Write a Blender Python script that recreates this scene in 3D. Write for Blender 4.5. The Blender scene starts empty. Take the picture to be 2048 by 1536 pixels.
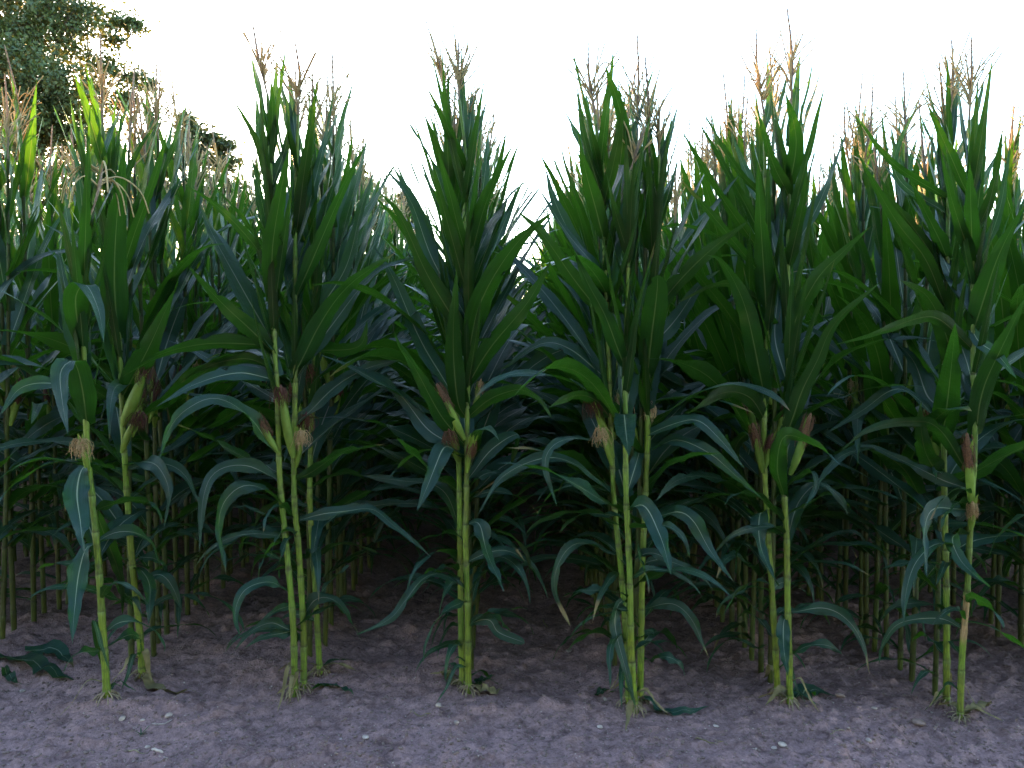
import bpy, math, random
import numpy as np
from mathutils import Vector, Matrix, Euler

# ------------------------------------------------------------------ camera
SC = bpy.context.scene
COL = SC.collection
R = math.radians
F_PX = 1576.0                      # focal length in pixels of the 2048 px wide photograph
CAM_H = 1.55
cam_d = bpy.data.cameras.new('camera')
cam_d.sensor_width = 36.0
cam_d.lens = 36.0 * F_PX / 2048.0
cam_d.clip_start = 0.05
cam_d.clip_end = 3000.0
cam = bpy.data.objects.new('camera', cam_d)
COL.objects.link(cam)
cam.location = (0, 0, CAM_H)
cam.rotation_euler = (R(90 - 2.83), 0, R(-0.87))
SC.camera = cam
CAM_R = np.array(Euler(cam.rotation_euler).to_matrix())
CAM_P = np.array((0.0, 0.0, CAM_H))


def ray(px, py):
    d = CAM_R @ np.array(((px - 1024) / F_PX, -(py - 768) / F_PX, -1.0))
    return d


def at_y(px, py, Y):
    """world point seen at that pixel of the photograph, at distance Y along the rows"""
    d = ray(px, py)
    return CAM_P + d * (Y / d[1])


# ------------------------------------------------------------------ world, sun, exposure
sd = ray(-45, 398)
sd = sd / np.linalg.norm(sd)
SUN_EL = math.asin(sd[2])
SUN_AZ = math.atan2(sd[0], sd[1])          # clockwise from +Y
world = bpy.data.worlds.new('World')
SC.world = world
world.use_nodes = True
wn = world.node_tree
for n in list(wn.nodes):
    wn.nodes.remove(n)
w_out = wn.nodes.new('ShaderNodeOutputWorld')
w_bg = wn.nodes.new('ShaderNodeBackground')
w_sky = wn.nodes.new('ShaderNodeTexSky')
w_sky.sky_type = 'NISHITA'
w_sky.sun_disc = False
w_sky.sun_elevation = SUN_EL
w_sky.sun_rotation = SUN_AZ
w_sky.air_density = 1.0
w_sky.dust_density = 0.5
w_sky.ozone_density = 1.2
w_bg.inputs['Strength'].default_value = 0.13
wn.links.new(w_sky.outputs[0], w_bg.inputs[0])
wn.links.new(w_bg.outputs[0], w_out.inputs[0])

sun_d = bpy.data.lights.new('sun', 'SUN')
sun_d.energy = 4.5
sun_d.angle = R(0.6)
sun_d.color = (1.0, 0.50, 0.18)
sun = bpy.data.objects.new('sun', sun_d)
COL.objects.link(sun)
sun.rotation_euler = Vector(-sd).to_track_quat('-Z', 'Y').to_euler()
sun.location = (-20, 30, 12)

SC.view_settings.view_transform = 'Standard'
SC.view_settings.look = 'None'
SC.view_settings.gamma = 1.0
SC.view_settings.use_curve_mapping = False
SC.view_settings.exposure = 3.95

SC.render.engine = 'CYCLES'
SC.cycles.max_bounces = 6
SC.cycles.diffuse_bounces = 4
SC.cycles.adaptive_threshold = 0.02
SC.cycles.glossy_bounces = 2
SC.cycles.transmission_bounces = 5
SC.cycles.use_denoising = True
SC.cycles.caustics_reflective = False
SC.cycles.caustics_refractive = False


# ------------------------------------------------------------------ materials
def new_mat(name):
    m = bpy.data.materials.new(name)
    m.use_nodes = True
    nt = m.node_tree
    for n in list(nt.nodes):
        nt.nodes.remove(n)
    return m, nt


def N(nt, t, **kw):
    n = nt.nodes.new(t)
    for k, v in kw.items():
        setattr(n, k, v)
    return n


def math_n(nt, op, a, b=None, c=None, clamp=False):
    n = nt.nodes.new('ShaderNodeMath')
    n.operation = op
    n.use_clamp = clamp
    for i, v in enumerate((a, b, c)):
        if v is None:
            continue
        if hasattr(v, 'is_linked'):
            nt.links.new(v, n.inputs[i])
        else:
            n.inputs[i].default_value = v
    return n.outputs[0]


def mix_c(nt, fac, a, b, mode='MIX'):
    n = nt.nodes.new('ShaderNodeMix')
    n.data_type = 'RGBA'
    n.blend_type = mode
    for sock, v in ((n.inputs[0], fac), (n.inputs[6], a), (n.inputs[7], b)):
        if hasattr(v, 'is_linked'):
            nt.links.new(v, sock)
        elif isinstance(v, (tuple, list)):
            sock.default_value = tuple(v) + ((1.0,) if len(v) == 3 else ())
        else:
            sock.default_value = v
    return n.outputs[2]


def ramp(nt, fac, stops):
    n = nt.nodes.new('ShaderNodeValToRGB')
    el = n.color_ramp.elements
    while len(el) < len(stops):
        el.new(0.5)
    for e, (p, c) in zip(el, stops):
        e.position = p
        e.color = tuple(c) + (1.0,) if len(c) == 3 else c
    nt.links.new(fac, n.inputs[0])
    return n.outputs[0]


def leaf_material(name, upper, under, trans, rough=0.42, tfac=0.3):
    m, nt = new_mat(name)
    out = N(nt, 'ShaderNodeOutputMaterial')
    bs = N(nt, 'ShaderNodeBsdfPrincipled')
    tr = N(nt, 'ShaderNodeBsdfTranslucent')
    mx = N(nt, 'ShaderNodeMixShader')
    uv = N(nt, 'ShaderNodeUVMap')
    sp = N(nt, 'ShaderNodeSeparateXYZ')
    nt.links.new(uv.outputs[0], sp.inputs[0])
    geo = N(nt, 'ShaderNodeNewGeometry')
    oi = N(nt, 'ShaderNodeObjectInfo')
    u, v = sp.outputs[0], sp.outputs[1]
    d = math_n(nt, 'ABSOLUTE', math_n(nt, 'SUBTRACT', u, 0.5))
    wid = math_n(nt, 'MULTIPLY_ADD', v, -0.034, 0.042)
    rib = math_n(nt, 'SUBTRACT', 1.0, math_n(nt, 'DIVIDE', d, wid), clamp=True)
    rib = math_n(nt, 'MULTIPLY', rib, 2.2, clamp=True)
    # parallel veins
    cmb = N(nt, 'ShaderNodeCombineXYZ')
    nt.links.new(math_n(nt, 'MULTIPLY', u, 46.0), cmb.inputs[0])
    nt.links.new(math_n(nt, 'MULTIPLY', v, 2.0), cmb.inputs[1])
    nt.links.new(math_n(nt, 'MULTIPLY', oi.outputs['Random'], 40.0), cmb.inputs[2])
    ns = N(nt, 'ShaderNodeTexNoise')
    ns.inputs['Scale'].default_value = 1.0
    ns.inputs['Detail'].default_value = 3.0
    nt.links.new(cmb.outputs[0], ns.inputs['Vector'])
    # blotches
    tc = N(nt, 'ShaderNodeTexCoord')
    nb = N(nt, 'ShaderNodeTexNoise')
    nb.inputs['Scale'].default_value = 7.0
    nb.inputs['Detail'].default_value = 4.0
    nt.links.new(tc.outputs['Object'], nb.inputs['Vector'])
    base_u = mix_c(nt, ns.outputs[0], tuple(c * 0.45 for c in upper), tuple(c * 1.6 for c in upper))
    base_l = mix_c(nt, ns.outputs[0], tuple(c * 0.5 for c in under), tuple(c * 1.5 for c in under))
    rib_u = mix_c(nt, rib, base_u, (0.22, 0.28, 0.18))
    rib_l = mix_c(nt, math_n(nt, 'MULTIPLY', rib, 0.75), base_l, (0.10, 0.15, 0.045))
    c = mix_c(nt, geo.outputs['Backfacing'], rib_u, rib_l)
    # per-leaf tint and slight yellow blotches
    hs = N(nt, 'ShaderNodeHueSaturation')
    nt.links.new(math_n(nt, 'MULTIPLY_ADD', oi.outputs['Random'], 0.035, 0.482), hs.inputs['Hue'])
    nt.links.new(math_n(nt, 'MULTIPLY_ADD', oi.outputs['Random'], 0.5, 0.75), hs.inputs['Value'])
    nt.links.new(c, hs.inputs['Color'])
    blot = math_n(nt, 'MULTIPLY', math_n(nt, 'SUBTRACT', nb.outputs[0], 0.62, clamp=True), 1.6, clamp=True)
    c2 = mix_c(nt, blot, hs.outputs[0], (0.12, 0.14, 0.05))
    # dry tip and edges
    rnd3 = math_n(nt, 'POWER', math_n(nt, 'FRACT', math_n(nt, 'MULTIPLY', oi.outputs['Random'], 17.3)), 8.0)
    lim = math_n(nt, 'SUBTRACT', math_n(nt, 'MULTIPLY_ADD', rnd3, -0.2, 0.985), math_n(nt, 'MULTIPLY', math_n(nt, 'SUBTRACT', nb.outputs[0], .5), math_n(nt, 'MULTIPLY', rnd3, .5)))
    dry = math_n(nt, 'MULTIPLY', math_n(nt, 'SUBTRACT', v, lim, clamp=True), 14.0, clamp=True)
    c3 = mix_c(nt, dry, c2, (0.17, 0.12, 0.055))
    nt.links.new(c3, bs.inputs['Base Color'])
    nt.links.new(math_n(nt, 'MULTIPLY_ADD', nb.outputs[0], 0.34, rough - 0.14), bs.inputs['Roughness'])
    nt.links.new(math_n(nt, 'MULTIPLY_ADD', geo.outputs['Backfacing'], -0.10, 0.27), bs.inputs['Specular IOR Level'])
    ct = mix_c(nt, ns.outputs[0], tuple(c * 0.75 for c in trans), tuple(c * 1.2 for c in trans))
    ct = mix_c(nt, math_n(nt, 'MULTIPLY', rib, 0.6), ct, (0.2, 0.22, 0.06))
    nt.links.new(ct, tr.inputs['Color'])
    bp = N(nt, 'ShaderNodeBump')
    bp.inputs['Strength'].default_value = 0.6
    bp.inputs['Distance'].default_value = 0.004
    nb2 = N(nt, 'ShaderNodeTexNoise')
    nb2.inputs['Scale'].default_value = 22.0
    nb2.inputs['Detail'].default_value = 2.0
    nt.links.new(tc.outputs['Object'], nb2.inputs['Vector'])
    nt.links.new(math_n(nt, 'MULTIPLY_ADD', nb2.outputs[0], 2.2, math_n(nt, 'MULTIPLY', ns.outputs[0], .6)), bp.inputs['Height'])
    nt.links.new(bp.outputs[0], bs.inputs['Normal'])
    mx.inputs[0].default_value = tfac
    nt.links.new(bs.outputs[0], mx.inputs[1])
    nt.links.new(tr.outputs[0], mx.inputs[2])
    nt.links.new(mx.outputs[0], out.inputs[0])
    return m


def plain_material(name, ca, cb, scale=30.0, rough=0.7, bump=0.3, spec=0.3, trans=None, tfac=0.25):
    m, nt = new_mat(name)
    out = N(nt, 'ShaderNodeOutputMaterial')
    bs = N(nt, 'ShaderNodeBsdfPrincipled')
    tc = N(nt, 'ShaderNodeTexCoord')
    ns = N(nt, 'ShaderNodeTexNoise')
    ns.inputs['Scale'].default_value = scale
    ns.inputs['Detail'].default_value = 5.0
    nt.links.new(tc.outputs['Object'], ns.inputs['Vector'])
    oi = N(nt, 'ShaderNodeObjectInfo')
    c = ramp(nt, ns.outputs[0], [(0.32, ca), (0.68, cb)])
    hs = N(nt, 'ShaderNodeHueSaturation')
    nt.links.new(math_n(nt, 'MULTIPLY_ADD', oi.outputs['Random'], 0.4, 0.8), hs.inputs['Value'])
    nt.links.new(c, hs.inputs['Color'])
    nt.links.new(hs.outputs[0], bs.inputs['Base Color'])
    bs.inputs['Roughness'].default_value = rough
    bs.inputs['Specular IOR Level'].default_value = spec
    bp = N(nt, 'ShaderNodeBump')
    bp.inputs['Strength'].default_value = bump
    bp.inputs['Distance'].default_value = 0.004
    nt.links.new(ns.outputs[0], bp.inputs['Height'])
    nt.links.new(bp.outputs[0], bs.inputs['Normal'])
    if trans:
        tr = N(nt, 'ShaderNodeBsdfTranslucent')
        tr.inputs['Color'].default_value = tuple(trans) + (1,)
        mx = N(nt, 'ShaderNodeMixShader')
        mx.inputs[0].default_value = tfac
        nt.links.new(bs.outputs[0], mx.inputs[1])
        nt.links.new(tr.outputs[0], mx.inputs[2])
        nt.links.new(mx.outputs[0], out.inputs[0])
    else:
        nt.links.new(bs.outputs[0], out.inputs[0])
    return m


def stalk_material():
    m, nt = new_mat('stalk')
    out = N(nt, 'ShaderNodeOutputMaterial')
    bs = N(nt, 'ShaderNodeBsdfPrincipled')
    at = N(nt, 'ShaderNodeVertexColor')
    at.layer_name = 'tint'
    tc = N(nt, 'ShaderNodeTexCoord')
    mp = N(nt, 'ShaderNodeMapping')
    mp.inputs['Scale'].default_value = (1.0, 1.0, 0.08)
    nt.links.new(tc.outputs['Object'], mp.inputs['Vector'])
    ns = N(nt, 'ShaderNodeTexNoise')
    ns.inputs['Scale'].default_value = 260.0
    ns.inputs['Detail'].default_value = 3.0
    nt.links.new(mp.outputs[0], ns.inputs['Vector'])
    nb = N(nt, 'ShaderNodeTexNoise')
    nb.inputs['Scale'].default_value = 28.0
    nb.inputs['Detail'].default_value = 5.0
    nt.links.new(tc.outputs['Object'], nb.inputs['Vector'])
    g = ramp(nt, ns.outputs[0], [(0.3, (0.5, 0.52, 0.5)), (0.7, (1.2, 1.2, 1.15))])
    c = mix_c(nt, 1.0, at.outputs[0], g, 'MULTIPLY')
    sp = math_n(nt, 'MULTIPLY', math_n(nt, 'SUBTRACT', nb.outputs[0], 0.52, clamp=True), 4.0, clamp=True)
    c = mix_c(nt, sp, c, (0.05, 0.055, 0.02))
    nt.links.new(c, bs.inputs['Base Color'])
    bs.inputs['Roughness'].default_value = 0.5
    bs.inputs['Specular IOR Level'].default_value = 0.4
    bp = N(nt, 'ShaderNodeBump')
    bp.inputs['Strength'].default_value = 0.8
    bp.inputs['Distance'].default_value = 0.003
    nt.links.new(ns.outputs[0], bp.inputs['Height'])
    nt.links.new(bp.outputs[0], bs.inputs['Normal'])
    nt.links.new(bs.outputs[0], out.inputs[0])
    return m


def soil_material():
    m, nt = new_mat('soil')
    out = N(nt, 'ShaderNodeOutputMaterial')
    bs = N(nt, 'ShaderNodeBsdfPrincipled')
    tc = N(nt, 'ShaderNodeTexCoord')
    def noise(scale, detail, rough=0.55, dist=0.0):
        n = N(nt, 'ShaderNodeTexNoise')
        n.inputs['Scale'].default_value = scale
        n.inputs['Detail'].default_value = detail
        n.inputs['Roughness'].default_value = rough
        n.inputs['Distortion'].default_value = dist
        nt.links.new(tc.outputs['Object'], n.inputs['Vector'])
        return n.outputs[0]
    big, mid, fine, grit = noise(1.6, 5), noise(14, 6, 0.62, 0.4), noise(75, 5, 0.65), noise(330, 3)
    c = ramp(nt, big, [(0.3, (0.225, 0.143, 0.148)), (0.7, (0.335, 0.214, 0.222))])
    c2 = ramp(nt, mid, [(0.3, (0.45, 0.43, 0.42)), (0.48, (0.93, 0.92, 0.92)), (0.75, (1.18, 1.17, 1.16))])
    c = mix_c(nt, 1.0, c, c2, 'MULTIPLY')
    c3 = ramp(nt, fine, [(0.3, (0.58, 0.57, 0.57)), (0.6, (1.12, 1.12, 1.12))])
    c = mix_c(nt, 0.9, c, c3, 'MULTIPLY')
    sp = math_n(nt, 'MULTIPLY', math_n(nt, 'SUBTRACT', grit, 0.69, clamp=True), 9.0, clamp=True)
    c = mix_c(nt, sp, c, (0.5, 0.47, 0.44))
    nt.links.new(c, bs.inputs['Base Color'])
    bs.inputs['Roughness'].default_value = 0.95
    bs.inputs['Specular IOR Level'].default_value = 0.12
    h = math_n(nt, 'ADD', math_n(nt, 'MULTIPLY', mid, 1.0), math_n(nt, 'MULTIPLY', fine, 0.45))
    h = math_n(nt, 'ADD', h, math_n(nt, 'MULTIPLY', grit, 0.12))
    bp = N(nt, 'ShaderNodeBump')
    bp.inputs['Strength'].default_value = 0.85
    bp.inputs['Distance'].default_value = 0.022
    nt.links.new(h, bp.inputs['Height'])
    nt.links.new(bp.outputs[0], bs.inputs['Normal'])
    nt.links.new(bs.outputs[0], out.inputs[0])
    return m


M = {
    'leaf': leaf_material('maize_leaf', (0.011, 0.037, 0.030), (0.008, 0.030, 0.007), (0.080, 0.25, 0.013), 0.38, 0.28),
    'stalk': stalk_material(),
    'spike': plain_material('tassel_spike', (0.19, 0.14, 0.12), (0.38, 0.30, 0.22), 120, 0.8, 0.3, 0.2, (0.45, 0.36, 0.26), 0.2),
    'straw': plain_material('tassel_branch', (0.34, 0.28, 0.14), (0.52, 0.43, 0.25), 120, 0.8, 0.3, 0.2, (0.6, 0.45, 0.22), 0.2),
    'husk': plain_material('husk', (0.12, 0.20, 0.026), (0.175, 0.27, 0.045), 35, 0.5, 0.3, 0.35, (0.2, 0.35, 0.05), 0.15),
    'silk_red': plain_material('silk_red', (0.05, 0.018, 0.014), (0.11, 0.045, 0.03), 160, 0.7),
    'silk_brown': plain_material('silk_brown', (0.06, 0.028, 0.016), (0.17, 0.085, 0.045), 160, 0.7),
    'silk_tan': plain_material('silk_tan', (0.26, 0.17, 0.08), (0.46, 0.33, 0.18), 160, 0.7),
    'root': plain_material('brace_root', (0.12, 0.092, 0.065), (0.26, 0.21, 0.15), 60, 0.9),
    'dry': plain_material('dry_leaf', (0.11, 0.10, 0.05), (0.24, 0.20, 0.11), 25, 0.8, 0.3, 0.2, (0.3, 0.22, 0.08), 0.2),
    'soil': soil_material(),
    'pebble': plain_material('pebble', (0.28, 0.22, 0.205), (0.46, 0.37, 0.345), 40, 0.75, 0.4),
    'clod': plain_material('clod', (0.15, 0.105, 0.10), (0.25, 0.18, 0.17), 40, 0.95, 0.8, 0.1),
    'bark': plain_material('bark', (0.045, 0.034, 0.026), (0.11, 0.085, 0.06), 9, 0.9, 0.9, 0.15),
    'oak': plain_material('oak_leaf', (0.020, 0.038, 0.012), (0.050, 0.080, 0.024), 1.3, 0.5, 0.1, 0.35, (0.13, 0.15, 0.02), 0.2),
}


# ------------------------------------------------------------------ mesh helpers
def mk_mesh(name, verts, faces, mats, uv=None, tint=None, midx=None, smooth=True):
    me = bpy.data.meshes.new(name)
    me.from_pydata([tuple(v) for v in verts], [], [tuple(int(i) for i in f) for f in faces])
    for m in (mats if isinstance(mats, (list, tuple)) else [mats]):
        me.materials.append(m)
    n = len(me.polygons)
    if smooth:
        me.polygons.foreach_set('use_smooth', np.ones(n, dtype=bool))
    if midx is not None:
        me.polygons.foreach_set('material_index', np.asarray(midx, dtype=np.int32))
    if uv is not None:
        ul = me.uv_layers.new(name='UVMap')
        li = np.empty(len(me.loops), dtype=np.int32)
        me.loops.foreach_get('vertex_index', li)
        ul.data.foreach_set('uv', np.asarray(uv, dtype=np.float32)[li].ravel())
    if tint is not None:
        at = me.color_attributes.new('tint', 'FLOAT_COLOR', 'POINT')
        t = np.ones((len(verts), 4), dtype=np.float32)
        t[:, :3] = tint
        at.data.foreach_set('color', t.ravel())
    me.update()
    return me


def link(name, me, parent=None):
    o = bpy.data.objects.new(name, me)
    COL.objects.link(o)
    if parent is not None:
        o.parent = parent
    return o


def tag(o, label=None, cat=None, group=None, kind=None):
    if label:
        o['label'] = label
    if cat:
        o['category'] = cat
    if group:
        o['group'] = group
    if kind:
        o['kind'] = kind
    return o


def resample(P, n):
    """Catmull-Rom through P, n+1 points evenly along the length"""
    P = np.asarray(P, dtype=float)
    if len(P) == 2:
        t = np.linspace(0, 1, n + 1)[:, None]
        return P[0] * (1 - t) + P[1] * t
    Q = np.vstack([2 * P[0] - P[1], P, 2 * P[-1] - P[-2]])
    out = []
    for i in range(1, len(Q) - 2):
        p0, p1, p2, p3 = Q[i - 1], Q[i], Q[i + 1], Q[i + 2]
        t = np.linspace(0, 1, 16, endpoint=False)[:, None]
        out.append(0.5 * ((2 * p1) + (-p0 + p2) * t + (2 * p0 - 5 * p1 + 4 * p2 - p3) * t ** 2 + (-p0 + 3 * p1 - 3 * p2 + p3) * t ** 3))
    C = np.vstack(out + [P[-1:]])
    L = np.concatenate([[0], np.cumsum(np.linalg.norm(np.diff(C, axis=0), axis=1))])
    s = np.linspace(0, L[-1], n + 1)
    return np.stack([np.interp(s, L, C[:, k]) for k in range(3)], 1)


def unit(v):
    return v / np.maximum(np.linalg.norm(v, axis=-1, keepdims=True), 1e-9)


def leaf_data(P, width, nl=26, na=6, twist=(0, 0), fold=0.32, wave=0.008, rng=None, base=0.55, blunt=False, az=None, sharp=2.0):
    """a maize blade: parallel-sided strip with a keeled midrib, wavy margins and a long tip. upper side = front face"""
    rng = rng or random.Random(1)
    C = resample(P, nl)
    T = unit(np.gradient(C, axis=0))
    s = np.linspace(0, 1, nl + 1)
    if az is None:
        a = C[-1] - C[0]
        if math.hypot(a[0], a[1]) < 0.03:
            a = C[nl // 2] - C[0]
        az = math.atan2(a[1], a[0])
    a = np.array((math.cos(az), math.sin(az), 0.0))
    S0 = np.cross((0, 0, 1.0), a)
    S = unit(S0[None, :] - (T @ S0)[:, None] * T)
    Nn = np.cross(T, S)
    tw = np.radians(twist[0] + (twist[1] - twist[0]) * s)
    S, Nn = S * np.cos(tw)[:, None] + Nn * np.sin(tw)[:, None], Nn * np.cos(tw)[:, None] - S * np.sin(tw)[:, None]
    sm = np.clip(s / 0.3, 0, 1)
    sm = sm * sm * (3 - 2 * sm)
    f = (base + (1 - base) * sm)
    f = f * ((1 - s ** 9) ** 0.5 if blunt else (1 - s ** sharp))
    f = np.maximum(f, 0.004)
    hw = 0.5 * width * f
    u = np.linspace(-1, 1, na + 1)
    fo = fold * (0.55 + 1.5 * np.exp(-s / 0.10)) * (1 - 0.5 * s)
    ph = [rng.uniform(0, 6.28) for _ in range(6)]
    fr = rng.uniform(9, 15)
    wl = np.sin(fr * s + ph[0]) + 0.6 * np.sin(2.3 * fr * s + ph[1])
    wr = np.sin(fr * 1.1 * s + ph[2]) + 0.6 * np.sin(2.1 * fr * s + ph[3])
    env = np.clip(s * 5, 0, 1) * (1 - s) ** 0.5
    nick = [np.ones(nl + 1), np.ones(nl + 1)]
    for sd_ in nick:
        for q in range(nl + 1):
            sd_[q] -= rng.uniform(0, .07)
        if nl > 12 and rng.random() < .4:
            q = rng.randrange(nl // 3, nl)
            sd_[q] -= rng.uniform(.15, .5)
    limp = np.sin(rng.uniform(3, 7) * s + ph[4]) * env * .010 * (width / .09) * (wave / .008)
    V = np.empty((nl + 1, na + 1, 3))
    UV = np.empty((nl + 1, na + 1, 2))
    for j, uu in enumerate(u):
        au = abs(uu)
        off = fo * hw * au ** 1.2 + wave * env * au ** 2 * (wl if uu < 0 else wr) * (width / 0.09)
        side = hw * uu * np.cos(np.minimum(fo * 0.8, 1.0))
        if au > .99:
            side = side * nick[0 if uu < 0 else 1]
        V[:, j] = C + S * side[:, None] + Nn * (off + limp * (1 + uu))[:, None]
        UV[:, j, 0] = (uu + 1) / 2
        UV[:, j, 1] = s * (.6 if blunt else 1)
    idx = np.arange((nl + 1) * (na + 1)).reshape(nl + 1, na + 1)
    Fc = np.stack([idx[:-1, :-1], idx[1:, :-1], idx[1:, 1:], idx[:-1, 1:]], -1).reshape(-1, 4)
    return V.reshape(-1, 3), Fc, UV.reshape(-1, 2)


def tube_data(C, rad, sides=8):
    C = np.asarray(C, dtype=float)
    rad = np.asarray(rad, dtype=float)
    T = unit(np.gradient(C, axis=0))
    ref = np.array((0.0, 1.0, 0.0)) if abs(unit(C[-1] - C[0])[1]) < 0.9 else np.array((1.0, 0, 0))
    A = unit(np.cross(T, ref))
    B = np.cross(T, A)
    t = np.linspace(0, 2 * math.pi, sides, endpoint=False)
    V = C[:, None, :] + rad[:, None, None] * (np.cos(t)[None, :, None] * A[:, None, :] + np.sin(t)[None, :, None] * B[:, None, :])
    n = len(C)
    i = np.arange(n - 1)[:, None]
    j = np.arange(sides)[None, :]
    j2 = (j + 1) % sides
    Fc = np.stack([i * sides + j, i * sides + j2, (i + 1) * sides + j2, (i + 1) * sides + j], -1).reshape(-1, 4)
    return V.reshape(-1, 3), Fc


class Acc:
    """collects pieces of ONE part"""
    def __init__(self):
        self.v, self.f, self.m, self.n = [], [], [], 0

    def add(self, V, Fc, mi=0):
        self.v.append(np.asarray(V, dtype=float))
        Fc = np.asarray(Fc) + self.n
        self.f.extend(Fc.tolist())
        self.m += [mi] * len(Fc)
        self.n += len(V)

    def mesh(self, name, mats, smooth=True):
        return mk_mesh(name, np.vstack(self.v), self.f, mats, midx=self.m, smooth=smooth)


# ------------------------------------------------------------------ ground
def hash2(ix, iy, seed):
    h = (ix.astype(np.int64) * 374761393 + iy.astype(np.int64) * 668265263 + seed * 1274126177) & 0x7fffffff
    h = ((h ^ (h >> 13)) * 1274126177) & 0x7fffffff
    return ((h ^ (h >> 16)) & 0xffff) / 65535.0


def vnoise(x, y, seed):
    ix, iy = np.floor(x), np.floor(y)
    fx, fy = x - ix, y - iy
    fx, fy = fx * fx * (3 - 2 * fx), fy * fy * (3 - 2 * fy)
    a, b = hash2(ix, iy, seed), hash2(ix + 1, iy, seed)
    c, d = hash2(ix, iy + 1, seed), hash2(ix + 1, iy + 1, seed)
    return (a * (1 - fx) + b * fx) * (1 - fy) + (c * (1 - fx) + d * fx) * fy


ROW_X = [-2.465 + 0.748 * k for k in range(-30, 40)]


def tilt(x):
    return -0.026 * np.clip(np.asarray(x, dtype=float), -6, 6) - 0.005


def ground_h(x, y, detail=True):
    x = np.asarray(x, dtype=float)
    y = np.asarray(y, dtype=float)
    z = tilt(x)
    k = (x + 2.465) / 0.748
    dr = np.abs(k - np.round(k)) * 0.748
    inside = np.clip((y - 3.15) / 0.5, 0, 1)
    z = z + 0.028 * np.exp(-(dr / 0.13) ** 2) * inside
    far = np.clip((60 - np.abs(y)) / 40, 0, 1)
    z = z + 0.05 * (vnoise(x * 0.8 + 3.1, y * 0.8, 1) - 0.5) * far
    if detail:
        near = np.clip((7 - y) / 2.5, 0, 1) * np.clip((y + 2) / 2, 0, 1)
        z = z + 0.045 * (vnoise(x * 1.9 + y * .6, y * 2.6 - x * .5, 6) - 0.5) * near
        z = z + near * (0.034 * (vnoise(x * 4.3, y * 5.2, 2) - 0.5) + 0.026 * np.maximum(vnoise(x * 11 + 7, y * 13, 3) - 0.45, 0)
                        + 0.034 * np.maximum(vnoise(x * 27, y * 30 + 9, 4) - 0.5, 0) + 0.014 * (vnoise(x * 52, y * 55 + 2, 5) - 0.5))
    return z


def h2(ix, iy, seed):
    h = (ix * 374761393 + iy * 668265263 + seed * 1274126177) & 0x7fffffff
    h = ((h ^ (h >> 13)) * 1274126177) & 0x7fffffff
    return ((h ^ (h >> 16)) & 0xffff) / 65535.0


def vn(x, y, seed):
    ix, iy = math.floor(x), math.floor(y)
    fx, fy = x - ix, y - iy
    fx, fy = fx * fx * (3 - 2 * fx), fy * fy * (3 - 2 * fy)
    return (h2(ix, iy, seed) * (1 - fx) + h2(ix + 1, iy, seed) * fx) * (1 - fy) + (h2(ix, iy + 1, seed) * (1 - fx) + h2(ix + 1, iy + 1, seed) * fx) * fy


def gh(x, y):
    """ground_h for one point"""
    x, y = float(x), float(y)
    z = -0.026 * min(max(x, -6), 6) - 0.005
    k = (x + 2.465) / 0.748
    dr = abs(k - round(k)) * 0.748
    z += 0.028 * math.exp(-(dr / 0.13) ** 2) * min(max((y - 3.15) / 0.5, 0), 1)
    z += 0.05 * (vn(x * 0.8 + 3.1, y * 0.8, 1) - 0.5) * min(max((60 - abs(y)) / 40, 0), 1)
    near = min(max((7 - y) / 2.5, 0), 1) * min(max((y + 2) / 2, 0), 1)
    if near > 0:
        z += 0.045 * (vn(x * 1.9 + y * .6, y * 2.6 - x * .5, 6) - 0.5) * near
        z += near * (0.034 * (vn(x * 4.3, y * 5.2, 2) - 0.5) + 0.026 * max(vn(x * 11 + 7, y * 13, 3) - 0.45, 0)
                     + 0.034 * max(vn(x * 27, y * 30 + 9, 4) - 0.5, 0) + 0.014 * (vn(x * 52, y * 55 + 2, 5) - 0.5))
    return z


def on_ground(px, py):
    d = ray(px, py)
    z = 0.0
    for _ in range(4):
        p = CAM_P + d * ((z - CAM_H) / d[2])
        z = gh(p[0], p[1])
    return p


def axis(dense0, dense1, step, lim0, lim1):
    a = list(np.arange(dense0, dense1, step))
    s, v, hi = step, a[-1], []
    while v < lim1:
        s *= 1.22
        v += s
        hi.append(v)
    s, v, lo = step, a[0], []
    while v > lim0:
        s *= 1.22
        v -= s
        lo.append(v)
    return np.array(lo[::-1] + a + hi)


gx = axis(-3.2, 3.2, 0.0135, -900, 900)
gy = axis(2.3, 5.2, 0.0135, -900, 1500)
GX, GY = np.meshgrid(gx, gy)
GZ = ground_h(GX, GY)
nx, ny = len(gx), len(gy)
ii = np.arange(nx * ny).reshape(ny, nx)
gf = np.stack([ii[:-1, :-1], ii[:-1, 1:], ii[1:, 1:], ii[1:, :-1]], -1).reshape(-1, 4)


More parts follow.
